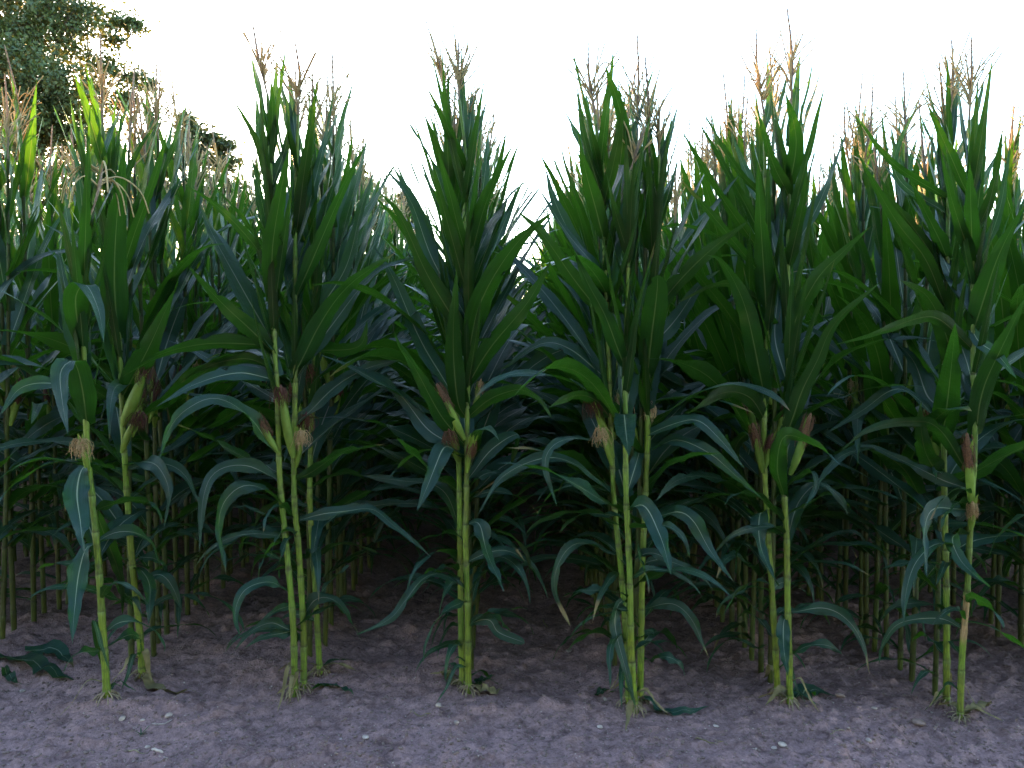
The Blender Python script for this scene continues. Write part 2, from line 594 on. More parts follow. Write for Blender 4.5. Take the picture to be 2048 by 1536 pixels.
def mk_big(name, V, Fq, mats, uv=None, tint=None, midx=None):
    me = bpy.data.meshes.new(name)
    V = np.ascontiguousarray(V, dtype=np.float32)
    Fq = np.ascontiguousarray(Fq, dtype=np.int32)
    k = Fq.shape[1]
    me.vertices.add(len(V))
    me.vertices.foreach_set('co', V.ravel())
    me.loops.add(Fq.size)
    me.loops.foreach_set('vertex_index', Fq.ravel())
    me.polygons.add(len(Fq))
    me.polygons.foreach_set('loop_start', np.arange(len(Fq), dtype=np.int32) * k)
    me.polygons.foreach_set('use_smooth', np.ones(len(Fq), dtype=bool))
    for m in (mats if isinstance(mats, (list, tuple)) else [mats]):
        me.materials.append(m)
    if midx is not None:
        me.polygons.foreach_set('material_index', np.asarray(midx, dtype=np.int32))
    if uv is not None:
        ul = me.uv_layers.new(name='UVMap')
        ul.data.foreach_set('uv', np.asarray(uv, dtype=np.float32)[Fq.ravel()].ravel())
    if tint is not None:
        at = me.color_attributes.new('tint', 'FLOAT_COLOR', 'POINT')
        t = np.ones((len(V), 4), dtype=np.float32)
        t[:, :3] = tint
        at.data.foreach_set('color', t.ravel())
    me.update(calc_edges=True)
    return me


g = link('ground', mk_big('ground', np.stack([GX, GY, GZ], -1).reshape(-1, 3), gf, M['soil']))
tag(g, 'bare grey crumbly soil in front of and between the maize rows', 'ground', kind='structure')


# ------------------------------------------------------------------ parts of a maize plant
GREEN = np.array((0.15, 0.21, 0.022))
PALE = np.array((0.14, 0.20, 0.045))
DARKN = np.array((0.045, 0.05, 0.018))
TOPG = np.array((0.115, 0.215, 0.032))
SCAR = np.array((0.34, 0.22, 0.11))


srng = random.Random(404)


def stalk_parts(C, r0, r1, node_s, sides=9, scar=None):
    """jointed stalk: every internode wrapped in a sheath that ends in a slight flare above the next joint"""
    C = resample(C, 60)
    pos, rad, tint = [], [], []
    def at(s):
        k = np.clip(s, 0, 1) * 60
        i = min(int(k), 59)
        return C[i] * (1 - (k - i)) + C[i + 1] * (k - i)
    def rr(s):
        return r0 * (1 - s) ** 0.75 + r1 * (1 - (1 - s) ** 0.75)
    ns = [0.0] + list(node_s) + [1.0]
    for a, b in zip(ns[:-1], ns[1:]):
        h = b - a
        up = min(1, a * 1.15)
        body = (GREEN * (1 - up) + TOPG * up) * srng.uniform(.72, 1.22) * np.array((srng.uniform(.85, 1.15), 1, srng.uniform(.7, 1.2)))
        dk = srng.uniform(.35, 1.0)
        dn = DARKN * dk + body * (1 - dk)
        for rel, k, col in ((0.0, 1.08, dn), (0.03, 1.12, dn * 0.6 + body * 0.4), (0.08, 0.99, body * 0.9), (0.3, 0.97, body), (0.6, 1.0, body * 1.05),
                            (0.86, 1.06, body * 0.6 + PALE * 0.4), (0.965, 1.16, PALE), (0.985, 1.02, PALE * 0.7)):
            s = a + rel * h
            c = np.array(col)
            if scar and scar[0] < s < scar[1]:
                c = SCAR
            pos.append(at(s)); rad.append(rr(s) * k); tint.append(c)
    pos.append(at(1.0)); rad.append(r1); tint.append(TOPG)
    V, Fc = tube_data(np.array(pos), np.array(rad), sides)
    return V, Fc, np.repeat(np.array(tint), sides, axis=0), at, rr


def tassel_mesh(P0, P1, nb, rng, droop=0.0, spread=1.0, lo=False):
    """central spike with rows of spikelets and thin side branches"""
    acc = Acc()
    P0, P1 = np.asarray(P0, float), np.asarray(P1, float)
    L = np.linalg.norm(P1 - P0)
    D = (P1 - P0) / L
    n = 7 if lo else max(14, int(L / 0.011))
    C = resample([P0, P0 + D * L * 0.5 + np.array((rng.uniform(-1, 1), rng.uniform(-1, 1), 0)) * 0.012, P1], n)
    s = np.linspace(0, 1, n + 1)
    r = np.where(s < 0.28, 0.0048, 0.0060 * (1 - 0.55 * (s - 0.28) / 0.72))
    r = r * (1 + 0.35 * (np.arange(n + 1) % 2) * (s > 0.28)) 
    r[-1] = 0.0012
    V, Fc = tube_data(C, r, 4 if lo else 5)
    acc.add(V, Fc, 0)
    for b in range(nb):
        h = rng.uniform(0.12, 0.45)
        p = P0 + D * L * h
        a = rng.uniform(0, 6.283)
        th = R(rng.uniform(14, 50)) * spread
        bl = rng.uniform(0.13, 0.25) * (1 - 0.35 * h)
        d0 = np.array((math.cos(a) * math.sin(th), math.sin(a) * math.sin(th), math.cos(th)))
        k = rng.uniform(-0.01, 0.015) + (rng.uniform(.03, .09) if rng.random() < .2 else 0)
        pts = [p, p + d0 * bl * 0.5 + np.array((0, 0, 0.004)), p + d0 * bl - np.array((0, 0, k))]
        if droop > 0.5:
            hd = np.array((math.cos(a), math.sin(a), 0))
            pts = [p, p + hd * bl * 0.35 + np.array((0, 0, 0.03)), p + hd * bl * 0.7 - np.array((0, 0, 0.02)), p + hd * bl * 0.85 - np.array((0, 0, 0.11))]
        m = 3 if lo else 11
        B = resample(pts, m)
        rb = 0.0032 * (1 + 0.12 * (np.arange(m + 1) % 2)) * (1 - 0.2 * np.linspace(0, 1, m + 1))
        V, Fc = tube_data(B, rb, 3 if lo else 4)
        acc.add(V, Fc, 1)
    return acc


def husk_mesh(P0, P1, r, rng):
    acc = Acc()
    P0, P1 = np.asarray(P0, float), np.asarray(P1, float)
    s = np.array([0, .06, .15, .28, .42, .56, .70, .82, .92, 1.0])
    pr = np.array([.45, .62, .84, .98, 1.0, .93, .78, .58, .36, .15])
    bow = np.array((rng.uniform(-1, 1), rng.uniform(-1, 1), 0.3)) * 0.006
    C = P0[None] + (P1 - P0)[None] * s[:, None] + bow[None] * np.sin(s * math.pi)[:, None]
    sides = 14
    V, Fc = tube_data(C, pr * r, sides)
    V = V.reshape(len(s), sides, 3)
    ctr = C[:, None, :]
    k = 1 + 0.05 * np.cos(np.arange(sides) * math.pi)[None, :, None] + 0.05 * np.sin(np.arange(sides) * 2 * math.pi * 3 / sides + rng.uniform(0, 6))[None, :, None]
    V = ctr + (V - ctr) * k
    acc.add(V.reshape(-1, 3), Fc)
    ax = unit(P1 - P0)
    for q in range(3):                                   # loose husk tips
        a = rng.uniform(0, 6.283)
        o = np.array((math.cos(a), math.sin(a), 0.2)) * r
        b = P0 + (P1 - P0) * 0.72 + o * 0.55
        V2, F2, _ = leaf_data([b, b + ax * 0.04 + o * 0.35, b + ax * 0.075 + o * 0.9], 0.02, 6, 2, rng=rng, wave=0)
        acc.add(V2, F2)
    return acc


def silk_mesh(P0, P1, r, rng, style, n=46):
    """silk at the ear tip: a shaggy cap, or a loose tuft that spills over"""
    acc = Acc()
    P0, P1 = np.asarray(P0, float), np.asarray(P1, float)
    ax = unit(P1 - P0)
    L = np.linalg.norm(P1 - P0)
    tip = P0 + (P1 - P0) * 0.97
    if style == 'cap':
        s = np.array([0.62, .68, .76, .84, .92, 1.0, 1.05])
        pr = np.array([.86, .90, .86, .74, .60, .42, .12])
        C = P0[None] + (P1 - P0)[None] * s[:, None]
        V, Fc = tube_data(C, pr * r, 12)
        V = V.reshape(len(s), 12, 3)
        for i in range(len(s)):
            for j in range(12):
                V[i, j] = C[i] + (V[i, j] - C[i]) * rng.uniform(0.88, 1.16)
        V[0] -= ax * np.array([rng.uniform(0, 0.025) for _ in range(12)])[:, None]
        acc.add(V.reshape(-1, 3), Fc)
        src = [(rng.uniform(0.6, 1.05), rng.uniform(0, 6.283)) for _ in range(n)]
        u1 = unit(np.cross(ax, (0.3, 1, 0.1)))
        u2 = np.cross(ax, u1)
        for sv, a in src:
            o = u1 * math.cos(a) + u2 * math.sin(a)
            p = P0 + (P1 - P0) * sv + o * r * 0.8
            q = p - ax * rng.uniform(0.02, 0.045) + o * rng.uniform(0.002, 0.014)
            acc.add(*tube_data(resample([p + o * 0.004, (p + q) / 2 + o * 0.006, q], 3), [0.0009] * 4, 3))
    else:
        for k in range(n):
            a = rng.uniform(0, 6.283)
            o = np.array((math.cos(a), math.sin(a), 0)) * rng.uniform(0.2, 1.0)
            l = rng.uniform(0.018, 0.062)
            p1 = tip + ax * l * 0.45 + o * l * 0.40
            p2 = tip + ax * l * 0.25 + o * l * 0.80 - np.array((0, 0, l * 0.45))
            p3 = tip + o * l * rng.uniform(0.6, 1.0) - np.array((0, 0, l * rng.uniform(0.7, 1.25)))
            acc.add(*tube_data(resample([tip, p1, p2 + np.array((rng.gauss(0, .008), rng.gauss(0, .008), rng.gauss(0, .006))), p3 + np.array((rng.gauss(0, .01), rng.gauss(0, .01), 0))], 6), [0.0009] * 7, 3))
        s = np.linspace(0, 1, 5)
        C = tip[None] - ax[None] * 0.012 + ax[None] * (0.045 * s)[:, None]
        acc.add(*tube_data(C, np.array([.35, .5, .5, .35, .1]) * r, 8))
    return acc


def root_mesh(P, r, rng, n=15):
    acc = Acc()
    for k in range(n):
        a = 6.283 * k / n + rng.uniform(-0.25, 0.25)
        o = np.array((math.cos(a), math.sin(a), 0))
        h = rng.uniform(0.010, 0.036)
        rr = rng.uniform(0.022, 0.055)
        e = P + o * (r + rr)
        e[2] = gh(e[0], e[1]) - 0.012
        b = P + o * r * 0.7 + np.array((0, 0, h))
        m = (b + e) / 2 + o * 0.008 + np.array((0, 0, 0.008))
        acc.add(*tube_data(resample([b, m, e], 5), [.0034, .0034, .0032, .0030, .0026, .0020], 5))
    return acc


def leaf_curve(P, az, th0, bend, length, rng, n=9, power=1.5, side=0.0):
    pts = [np.asarray(P, float)]
    for k in range(n):
        s = (k + 0.5) / n
        th = th0 + bend * s ** power
        a = az + side * s
        pts.append(pts[-1] + np.array((math.cos(a) * math.sin(th), math.sin(a) * math.sin(th), math.cos(th))) * length / n)
    return pts


def leaf_params(t, rng):
    """(length, width, first angle from the vertical, bend, base factor) for a leaf at relative height t"""
    L = np.interp(t, [0, .12, .3, .5, .7, .88, 1.0], [.40, .58, .80, .90, .82, .60, .44]) * rng.uniform(.9, 1.1)
    W = np.interp(t, [0, .15, .35, .6, .85, 1.0], [.042, .064, .104, .122, .084, .050]) * rng.uniform(.9, 1.1)
    th = R(np.interp(t, [0, .25, .45, .7, 1.0], [56, 52, 40, 20, 9]) + rng.uniform(-8, 8))
    if t < 0.30:
        bend = R(rng.uniform(75, 125))
    elif t < 0.55:
        bend = R(rng.choice([rng.uniform(20, 55), rng.uniform(70, 120)]))
    elif t < 0.72:
        bend = R(rng.choice([rng.uniform(5, 30), rng.uniform(8, 35), rng.uniform(50, 95)]))
    else:
        bend = R(rng.uniform(-4, 16))
    return L, W, th, bend, (0.45 if t < 0.3 else 0.6)


def plant_parts(seed, lo=False):
    """lists of (name, mesh data) for one generic plant standing at the origin"""
    rng = random.Random(seed)
    H = rng.uniform(2.22, 2.44)
    lx, ly = rng.uniform(-.05, .05), rng.uniform(-.04, .04)
    C = [np.array((0, 0, -0.03)), np.array((lx * .3 + rng.uniform(-.012, .012), ly * .3, H * .33)), np.array((lx * .7 + rng.uniform(-.015, .015), ly * .7, H * .67)), np.array((lx, ly, H))]
    nn = rng.choice([14, 15, 15])
    node_s = [0.055 + 0.90 * ((k / (nn - 1)) ** 0.94) for k in range(nn)]
    node_s = [s + rng.uniform(-.008, .008) for s in node_s]
    parts = {'nodes': node_s, 'H': H}
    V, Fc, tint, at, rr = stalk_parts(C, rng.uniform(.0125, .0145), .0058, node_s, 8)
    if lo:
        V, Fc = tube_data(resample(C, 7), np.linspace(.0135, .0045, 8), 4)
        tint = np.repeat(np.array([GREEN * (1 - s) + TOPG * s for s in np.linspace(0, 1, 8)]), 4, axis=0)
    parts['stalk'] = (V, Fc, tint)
    az0 = rng.gauss(0, 0.55) + (math.pi if rng.random() < .5 else 0)
    parts['leaves'] = []
    for k, s in enumerate(node_s):
        if k == 0 and rng.random() < .3:
            continue
        t = (s - node_s[0]) / (node_s[-1] - node_s[0])
        L, W, th, bend, bs = leaf_params(t, rng)
        az = az0 + math.pi * k + rng.gauss(0, 0.45)
        P = at(min(1.0, s + 0.0)) + np.array((math.cos(az), math.sin(az), 0)) * rr(s) * 0.6
        pts = leaf_curve(P, az, th, bend, L, rng, power=rng.uniform(1.2, 2.2), side=rng.uniform(-.5, .5))
        tw = rng.uniform(-30, 30)
        dat = leaf_data(pts, W * (1.15 if lo else 1), 8 if lo else 16, 2 if lo else 4, (0, tw), 0.32, 0.016 if t < .5 else 0.006, rng, bs, az=az, sharp=1.9 if t < .5 else 1.6)
        parts['leaves'].append(dat)
        if t < .5 and rng.random() < .45:
            az += rng.uniform(1.0, 2.2)
            pts = leaf_curve(P, az, th * rng.uniform(.9, 1.15), bend * rng.uniform(.7, 1.3), L * .9, rng, power=rng.uniform(1.2, 2.2), side=rng.uniform(-.5, .5))
            parts['leaves'].append(leaf_data(pts, W, 8 if lo else 16, 2 if lo else 4, (0, -tw), 0.32, .010, rng, bs, az=az))
    parts['stalk'] = (parts['stalk'][0], parts['stalk'][1], parts['stalk'][2] * np.array((.30, .30, .34)))  # shade inside the field put into the stalk tint of the back plants
    top = at(1.0)
    tl = rng.uniform(.36, .48)
    parts['tassel'] = tassel_mesh(top - np.array((0, 0, .02)), top + np.array((rng.uniform(-.06, .06), rng.uniform(-.05, .05), tl)), rng.randint(6, 9) if lo else rng.randint(12, 18), rng, lo=lo)
    parts['ears'] = []
    for e in range(0 if lo else rng.choice([1, 1, 2])):
        s = 0.46 + 0.06 * e + rng.uniform(-.02, .02)
        az = az0 + math.pi * e + rng.gauss(0, .5)
        o = np.array((math.cos(az), math.sin(az), 0))
        p0 = at(s) + o * 0.012
        p1 = p0 + o * 0.05 + np.array((0, 0, .2 * rng.uniform(.85, 1.1)))
        r = rng.uniform(.013, .017)
        st = rng.choice(['cap', 'tuft'])
        parts['ears'].append((husk_mesh(p0, p1, r, rng), silk_mesh(p0, p1, r, rng, st, 26), rng.choice(['silk_red', 'silk_brown', 'silk_tan'])))
    return parts


# ------------------------------------------------------------------ the front plants, read off the photograph
# stalk pixels from the foot up, tassel tip, side branches of the tassel
FRONT = {
 'A': dict(st=[(215,1396),(205,1250),(197,1130),(185,1000),(175,900),(167,690),(165,550),(180,420),(205,330)], tip=(182,430), nb=6, droop=1.0, ear_n=0,
   label='front maize plant of the second row from the left, its tassel bent over and drooping'),
 'B': dict(st=[(285,1352),(278,1250),(265,1130),(252,960),(245,830),(238,680),(225,520),(215,400),(205,250)], tip=(200,62), nb=9,
   label='maize plant with two plump green ears, right behind the one with a drooping tassel'),
 'C': dict(st=[(590,1388),(586,1244),(572,1087),(560,961),(555,808),(550,705),(547,603),(545,480),(540,300),(535,190)], tip=(505,45), nb=8,
   label='thick front maize plant of the third row, brace roots spread at its foot'),
 'D': dict(st=[(607,1376),(607,1262),(598,1105),(588,978),(591,739),(590,568),(592,400),(596,230)], tip=(590,80), nb=8,
   label='maize plant pressed close behind the thick front plant of the third row'),
 'E': dict(st=[(640,1345),(632,1200),(620,1000),(625,800),(629,671),(627,500),(620,300)], tip=(626,130), nb=8,
   label='thinner maize plant third from the front in the third row'),
 'F': dict(st=[(937,1382),(936,1300),(935,1209),(931,1070),(933,995),(935,808),(938,705),(935,568),(929,427),(931,308),(918,200)], tip=(917,80), nb=11,
   label='single upright maize plant before the middle gaps, its ear capped with long brown silk'),
 'G': dict(st=[(925,1370),(922,1250),(920,1105),(918,950),(912,780),(905,600),(900,400),(893,200)], tip=(861,65), nb=9,
   label='maize plant hidden just behind the single upright one with the brown-capped ear'),
 'H': dict(st=[(1258,1408),(1252,1279),(1242,1140),(1228,1000),(1220,808),(1217,705),(1210,540),(1205,400),(1190,230)], tip=(1176,78), nb=9,
   label='maize plant with a long pale-green ear and dark red silk, first of a tight trio'),
 'I': dict(st=[(1272,1420),(1263,1314),(1259,1140),(1252,985),(1251,808),(1249,739),(1256,568),(1258,420),(1262,340)], tip=(1290,255), nb=7,
   label='short-tasselled middle maize plant of the tight trio, a narrow leaf hanging to its foot'),
 'J': dict(st=[(1280,1398),(1285,1140),(1292,960),(1295,876),(1295,773),(1297,700),(1310,480),(1318,310)], tip=(1322,210), nb=8,
   label='maize plant of the tight trio with a big round tuft of tan silk'),
 'K': dict(st=[(1557,1390),(1545,1200),(1535,1050),(1528,900),(1531,780),(1533,705),(1534,602),(1532,450),(1528,230)], tip=(1512,55), nb=12,
   label='maize plant beside the tallest one, brown silk caps on its ears'),
 'L': dict(st=[(1580,1408),(1578,1300),(1575,1209),(1573,1070),(1568,950),(1577,739),(1575,602),(1578,400),(1582,210)], tip=(1574,15), nb=9,
   label='tallest maize plant, front of the sixth row, its tassel nearly reaching the top edge'),
 'M': dict(st=[(1920,1442),(1924,1314),(1934,1192),(1938,1105),(1944,1000),(1950,876),(1946,722),(1946,534),(1942,380),(1938,240)], tip=(1943,72), nb=12, scar=(0.155,0.225),
   label='front maize plant of the seventh row with a brown dried scar low on its stalk'),
 'N': dict(st=[(1893,1410),(1893,1200),(1888,900),(1893,600),(1900,230)], tip=(1903,78), nb=10,
   label='maize plant just behind the one with the scarred stalk'),
}
# leaves: plant, midrib pixels from the stalk out, metres the tip comes nearer (-) or goes further (+), width in pixels, extra
LEAVES = [
 # second row from the left
 ('A', [(185,935),(165,938),(152,985),(160,1050),(171,1110)], -.30, 54, {}),
 ('A', [(193,1090),(172,1098),(155,1150),(148,1220),(145,1290)], -.28, 42, {}),
 ('A', [(167,690),(155,640),(152,590),(172,566),(196,615),(208,685)], -.30, 54, {}),
 ('A', [(166,745),(146,650),(128,560),(116,505),(100,520)], .22, 50, {}),
 ('A', [(174,850),(166,780),(148,724),(122,745),(126,810),(137,872)], -.32, 58, {}),
 ('A', [(172,790),(102,766),(41,775),(0,830)], -.22, 42, {}),
 ('A', [(205,330),(180,235),(147,143)], -.10, 42, {'tw':(60,40)}),
 ('A', [(205,320),(225,262),(246,198)], .10, 24, {'tw':(-50,-40)}),
 ('A', [(170,500),(160,360),(137,263)], .10, 34, {'tw':(40,40)}),
 ('A', [(168,560),(172,440),(173,330)], -.16, 40, {}),
 ('A', [(190,1020),(215,1080),(240,1160),(246,1230)], .3, 36, {}),
 ('A', [(205,1330),(195,1290),(190,1240),(205,1300),(222,1350)], -.06, 16, {'base':.3}),
 ('B', [(238,690),(228,560),(234,430),(253,273)], -.26, 60, {}),
 ('B', [(240,760),(215,640),(190,560),(140,500)], .25, 50, {}),
 ('B', [(232,600),(268,470),(310,350),(340,246)], -.16, 40, {'tw':(-30,-20)}),
 ('B', [(220,460),(266,320),(318,240)], .06, 24, {'tw':(-50,-40)}),
 ('B', [(242,800),(300,690),(340,600),(350,580)], -.24, 56, {'tw':(-20,-20)}),
 ('B', [(250,930),(285,922),(318,936),(340,985),(328,1060)], -.24, 38, {}),
 ('B', [(252,940),(300,930),(345,935),(376,961),(403,1015)], -.10, 30, {}),
 ('B', [(268,1140),(285,1140),(300,1170),(297,1250)], -.25, 36, {}),
 ('B', [(275,1160),(318,1148),(345,1175),(366,1228)], .0, 32, {}),
 ('B', [(215,380),(190,270),(160,200)], .12, 30, {'tw':(40,30)}),
 # third row
 ('C', [(547,605),(545,500),(560,390),(579,292)], -.30, 66, {}),
 ('C', [(552,700),(533,664),(489,590),(430,480),(400,408)], .20, 60, {'tw':(30,20)}),
 ('C', [(548,706),(470,632),(415,575),(376,531)], -.22, 46, {'tw':(25,25)}),
 ('C', [(546,540),(500,480),(430,410),(367,367)], -.16, 34, {'tw':(30,40)}),
 ('C', [(558,905),(500,840),(430,800),(372,820),(338,860),(320,918)], -.34, 50, {}),
 ('C', [(560,960),(500,930),(437,941),(408,990),(398,1105)], -.24, 34, {}),
 ('C', [(566,1010),(500,972),(458,992),(440,1045),(451,1147)], -.30, 40, {}),
 ('C', [(582,1185),(540,1166),(489,1181),(470,1227),(483,1278)], -.22, 32, {'base':.3}),
 ('C', [(586,1262),(545,1245),(499,1265),(468,1302)], -.10, 24, {'base':.3}),
 ('C', [(552,740),(500,720),(440,725),(390,745),(362,766)], .06, 34, {}),
 ('C', [(553,760),(480,745),(390,770),(311,815)], -.18, 42, {}),
 ('C', [(550,690),(495,690),(400,690),(320,708),(246,753)], .0, 44, {'tw':(0,-20)}),
 ('C', [(543,420),(520,300),(465,195)], -.08, 34, {'tw':(50,40)}),
 ('C', [(541,330),(520,260),(512,190)], .12, 34, {}),
 ('C', [(543,380),(570,300),(592,190)], .12, 30, {}),
 ('C', [(540,300),(545,225),(541,150)], -.12, 30, {}),
 ('D', [(590,745),(640,650),(700,570),(790,505)], -.16, 52, {'tw':(-25,-20)}),
 ('D', [(590,760),(660,660),(748,545),(846,510)], .14, 46, {'tw':(-30,-10)}),
 ('D', [(590,600),(640,480),(690,370),(736,280)], -.18, 48, {'tw':(-20,-20)}),
 ('D', [(592,500),(640,330),(668,182)], .16, 40, {'tw':(-30,-20)}),
 ('D', [(592,470),(610,340),(635,155)], -.14, 42, {'tw':(-30,-30)}),
 ('D', [(588,960),(625,944),(690,905),(768,888)], -.18, 34, {'tw':(-30,-40)}),
 ('D', [(600,1040),(683,1024),(743,1016),(790,1052),(861,1113)], -.18, 34, {}),
 ('D', [(606,1240),(645,1175),(700,1130)], .05, 34, {'tw':(-20,-20)}),
 ('D', [(607,1230),(640,1200),(672,1203),(700,1232),(722,1281)], -.06, 30, {'base':.3}),
 ('D', [(590,850),(660,780),(730,740),(800,720)], .12, 54, {'tw':(-20,0)}),
 ('D', [(594,330),(580,230),(560,165)], .10, 30, {}),
 ('E', [(628,640),(690,540),(720,420),(748,340)], .10, 44, {'tw':(-20,-10)}),
 ('E', [(627,520),(660,400),(700,250)], .10, 40, {'tw':(-20,-20)}),
 ('E', [(624,380),(650,290),(680,210)], .05, 30, {}),
 ('E', [(628,700),(660,700),(720,690),(735,640)], -.10, 40, {}),
 # fourth row
 ('F', [(932,835),(915,800),(906,690),(914,530)], -.26, 46, {}),
 ('F', [(932,895),(885,835),(834,740),(800,690),(788,662)], -.24, 50, {'tw':(20,20)}),
 ('F', [(936,770),(985,690),(1056,602),(1104,517)], -.22, 50, {'tw':(-20,-15)}),
 ('F', [(936,715),(965,600),(1030,490),(1107,422)], -.26, 62, {'tw':(-10,-25)}),
 ('F', [(934,520),(960,420),(1000,340),(1035,272)], -.18, 44, {'tw':(-25,-20)}),
 ('F', [(934,560),(965,430),(995,340),(1013,263)], -.24, 46, {'tw':(-15,-10)}),
 ('F', [(935,600),(975,500),(1000,440),(1018,388)], .20, 46, {'tw':(-20,-10)}),
 ('F', [(930,345),(950,275),(976,193)], .16, 34, {'tw':(-20,-10)}),
 ('F', [(930,330),(940,250),(944,172)], .22, 34, {}),
 ('F', [(932,350),(895,260),(853,172)], -.18, 38, {'tw':(20,30)}),
 ('F', [(934,515),(905,410),(875,297)], -.26, 44, {'tw':(10,10)}),
 ('F', [(935,590),(895,450),(858,301)], -.20, 42, {'tw':(20,20)}),
 ('F', [(935,640),(870,525),(820,400),(762,328)], .12, 46, {'tw':(30,15)}),
 ('F', [(936,690),(860,560),(800,430),(752,379)], -.12, 48, {'tw':(35,25)}),
 ('F', [(925,910),(893,893),(870,930),(834,1023)], -.30, 48, {}),
 ('F', [(936,835),(972,805),(1005,788),(1045,780),(1082,803),(1106,838)], -.26, 40, {'tw':(0,-25)}),
 ('F', [(933,1050),(958,1050),(975,1100),(1008,1185)], -.28, 40, {}),
 ('F', [(933,1125),(1000,1100),(1046,1115),(1080,1152),(1096,1198)], -.02, 30, {'base':.35}),
 ('F', [(935,1180),(889,1154),(850,1158),(810,1203),(778,1237),(712,1270)], -.26, 34, {'base':.3,'tw':(0,40)}),
 ('F', [(936,1250),(977,1241),(998,1265),(1050,1286)], -.05, 24, {'base':.35,'blunt':True}),
 ('F', [(934,960),(985,900),(1039,870),(1020,944)], .25, 36, {}),
 ('G', [(908,640),(870,520),(834,410),(783,328)], .14, 42, {'tw':(30,20)}),
 ('G', [(900,420),(860,320),(810,232)], .08, 34, {'tw':(40,30)}),
 ('G', [(898,380),(876,300),(846,219)], -.10, 30, {'tw':(30,30)}),
 ('G', [(912,800),(850,700),(790,560),(745,490)], .2, 54, {'tw':(20,10)}),
 ('G', [(915,900),(860,860),(800,790),(750,770)], .15, 48, {'tw':(30,20)}),
 ('G', [(918,1050),(880,980),(800,960),(720,950)], .2, 40, {}),
 # fifth row, the trio
 ('I', [(1250,735),(1213,637),(1176,568),(1146,498)], -.24, 44, {'tw':(10,10)}),
 ('I', [(1250,840),(1248,830),(1250,850),(1258,912)], -.46, 52, {'fold':.2}),
 ('I', [(1252,838),(1262,760),(1276,671),(1284,590)], .24, 46, {}),
 ('I', [(1254,990),(1268,940),(1284,890),(1300,850)], .22, 38, {}),
 ('I', [(1256,1022),(1290,1014),(1316,1065),(1343,1152)], -.32, 46, {}),
 ('I', [(1258,1205),(1240,1204),(1231,1250),(1249,1331),(1272,1420)], -.16, 30, {}),
 ('I', [(1258,520),(1235,440),(1213,345)], -.10, 34, {'tw':(30,30)}),
 ('J', [(1295,758),(1303,670),(1313,590),(1316,549)], -.26, 50, {'blunt':True,'fold':.15}),
 ('J', [(1300,1034),(1355,1026),(1386,1045),(1420,1100),(1468,1164)], -.26, 40, {}),
 ('J', [(1288,1218),(1322,1210),(1353,1213),(1385,1245),(1418,1316)], -.12, 30, {'base':.35}),
 ('J', [(1296,870),(1348,845),(1395,840),(1437,876),(1490,938)], -.28, 42, {}),
 ('J', [(1296,905),(1348,876),(1416,905),(1470,950),(1526,998)], -.24, 40, {}),
 ('J', [(1310,480),(1335,400),(1357,321)], .10, 34, {'tw':(-30,-20)}),
 ('J', [(1312,420),(1290,350),(1280,270)], -.10, 30, {}),
 ('J', [(1300,640),(1360,560),(1420,500),(1500,440)], -.12, 46, {'tw':(-30,-20)}),
 ('J', [(1300,700),(1350,640),(1400,570),(1440,540)], .18, 46, {'tw':(-20,0)}),
 ('H', [(1220,835),(1193,801),(1155,790),(1097,815)], -.20, 38, {'tw':(0,25)}),
 ('H', [(1216,640),(1150,560),(1085,470),(1032,420)], -.14, 44, {'tw':(30,30)}),
 ('H', [(1214,600),(1158,496),(1110,400),(1085,318)], .18, 56, {'tw':(20,10)}),
 ('H', [(1212,560),(1140,470),(1070,366)], .06, 42, {'tw':(40,30)}),
 ('H', [(1208,480),(1180,380),(1155,260)], -.26, 58, {}),
 ('H', [(1202,370),(1165,290),(1117,200)], .08, 34, {'tw':(40,30)}),
 ('H', [(1204,400),(1170,280),(1153,161)], -.08, 36, {'tw':(30,30)}),
 ('H', [(1206,420),(1232,300),(1251,185)], -.18, 40, {'tw':(-20,-15)}),
 ('H', [(1240,330),(1245,240),(1208,126)], -.20, 52, {}),
 ('H', [(1208,430),(1260,290),(1309,133)], .10, 34, {'tw':(-35,-30)}),
 ('H', [(1210,480),(1278,320),(1343,155)], .05, 30, {'tw':(-40,-30)}),
 ('H', [(1212,520),(1290,370),(1358,236)], .12, 40, {'tw':(-30,-20)}),
 ('H', [(1232,1110),(1182,1091),(1144,1094),(1116,1133),(1110,1185),(1140,1252)], -.10, 32, {'base':.35}),
 ('H', [(1222,900),(1160,880),(1110,890),(1090,930),(1114,1013)], -.20, 30, {}),
 ('H', [(1226,990),(1150,930),(1087,915),(1005,951),(955,1030)], -.14, 34, {'tw':(0,20)}),
 ('H', [(1218,760),(1140,700),(1080,690),(1000,740)], .16, 46, {'tw':(20,0)}),
 # sixth row
 ('K', [(1530,797),(1512,705),(1485,602),(1444,525),(1408,508)], -.26, 54, {'tw':(15,10)}),
 ('K', [(1533,640),(1525,500),(1515,318)], -.28, 46, {}),
 ('K', [(1530,840),(1500,796),(1450,787),(1375,827)], -.22, 44, {'tw':(0,30)}),
 ('K', [(1532,930),(1500,870),(1470,905),(1490,960)], .2, 34, {}),
 ('K', [(1540,1040),(1520,1030),(1522,1087),(1559,1173)], -.30, 42, {}),
 ('K', [(1533,612),(1468,570),(1420,575),(1350,608)], -.06, 26, {'tw':(10,20)}),
 ('K', [(1532,500),(1478,383),(1396,243)], .06, 38, {'tw':(40,30)}),
 ('K', [(1532,520),(1433,376),(1358,253)], -.08, 40, {'tw':(40,30)}),
 ('K', [(1532,560),(1450,461),(1355,352)], -.14, 36, {'tw':(30,30)}),
 ('K', [(1530,400),(1470,330),(1403,219)], .10, 30, {'tw':(30,30)}),
 ('K', [(1528,260),(1540,200),(1534,116)], .14, 26, {}),
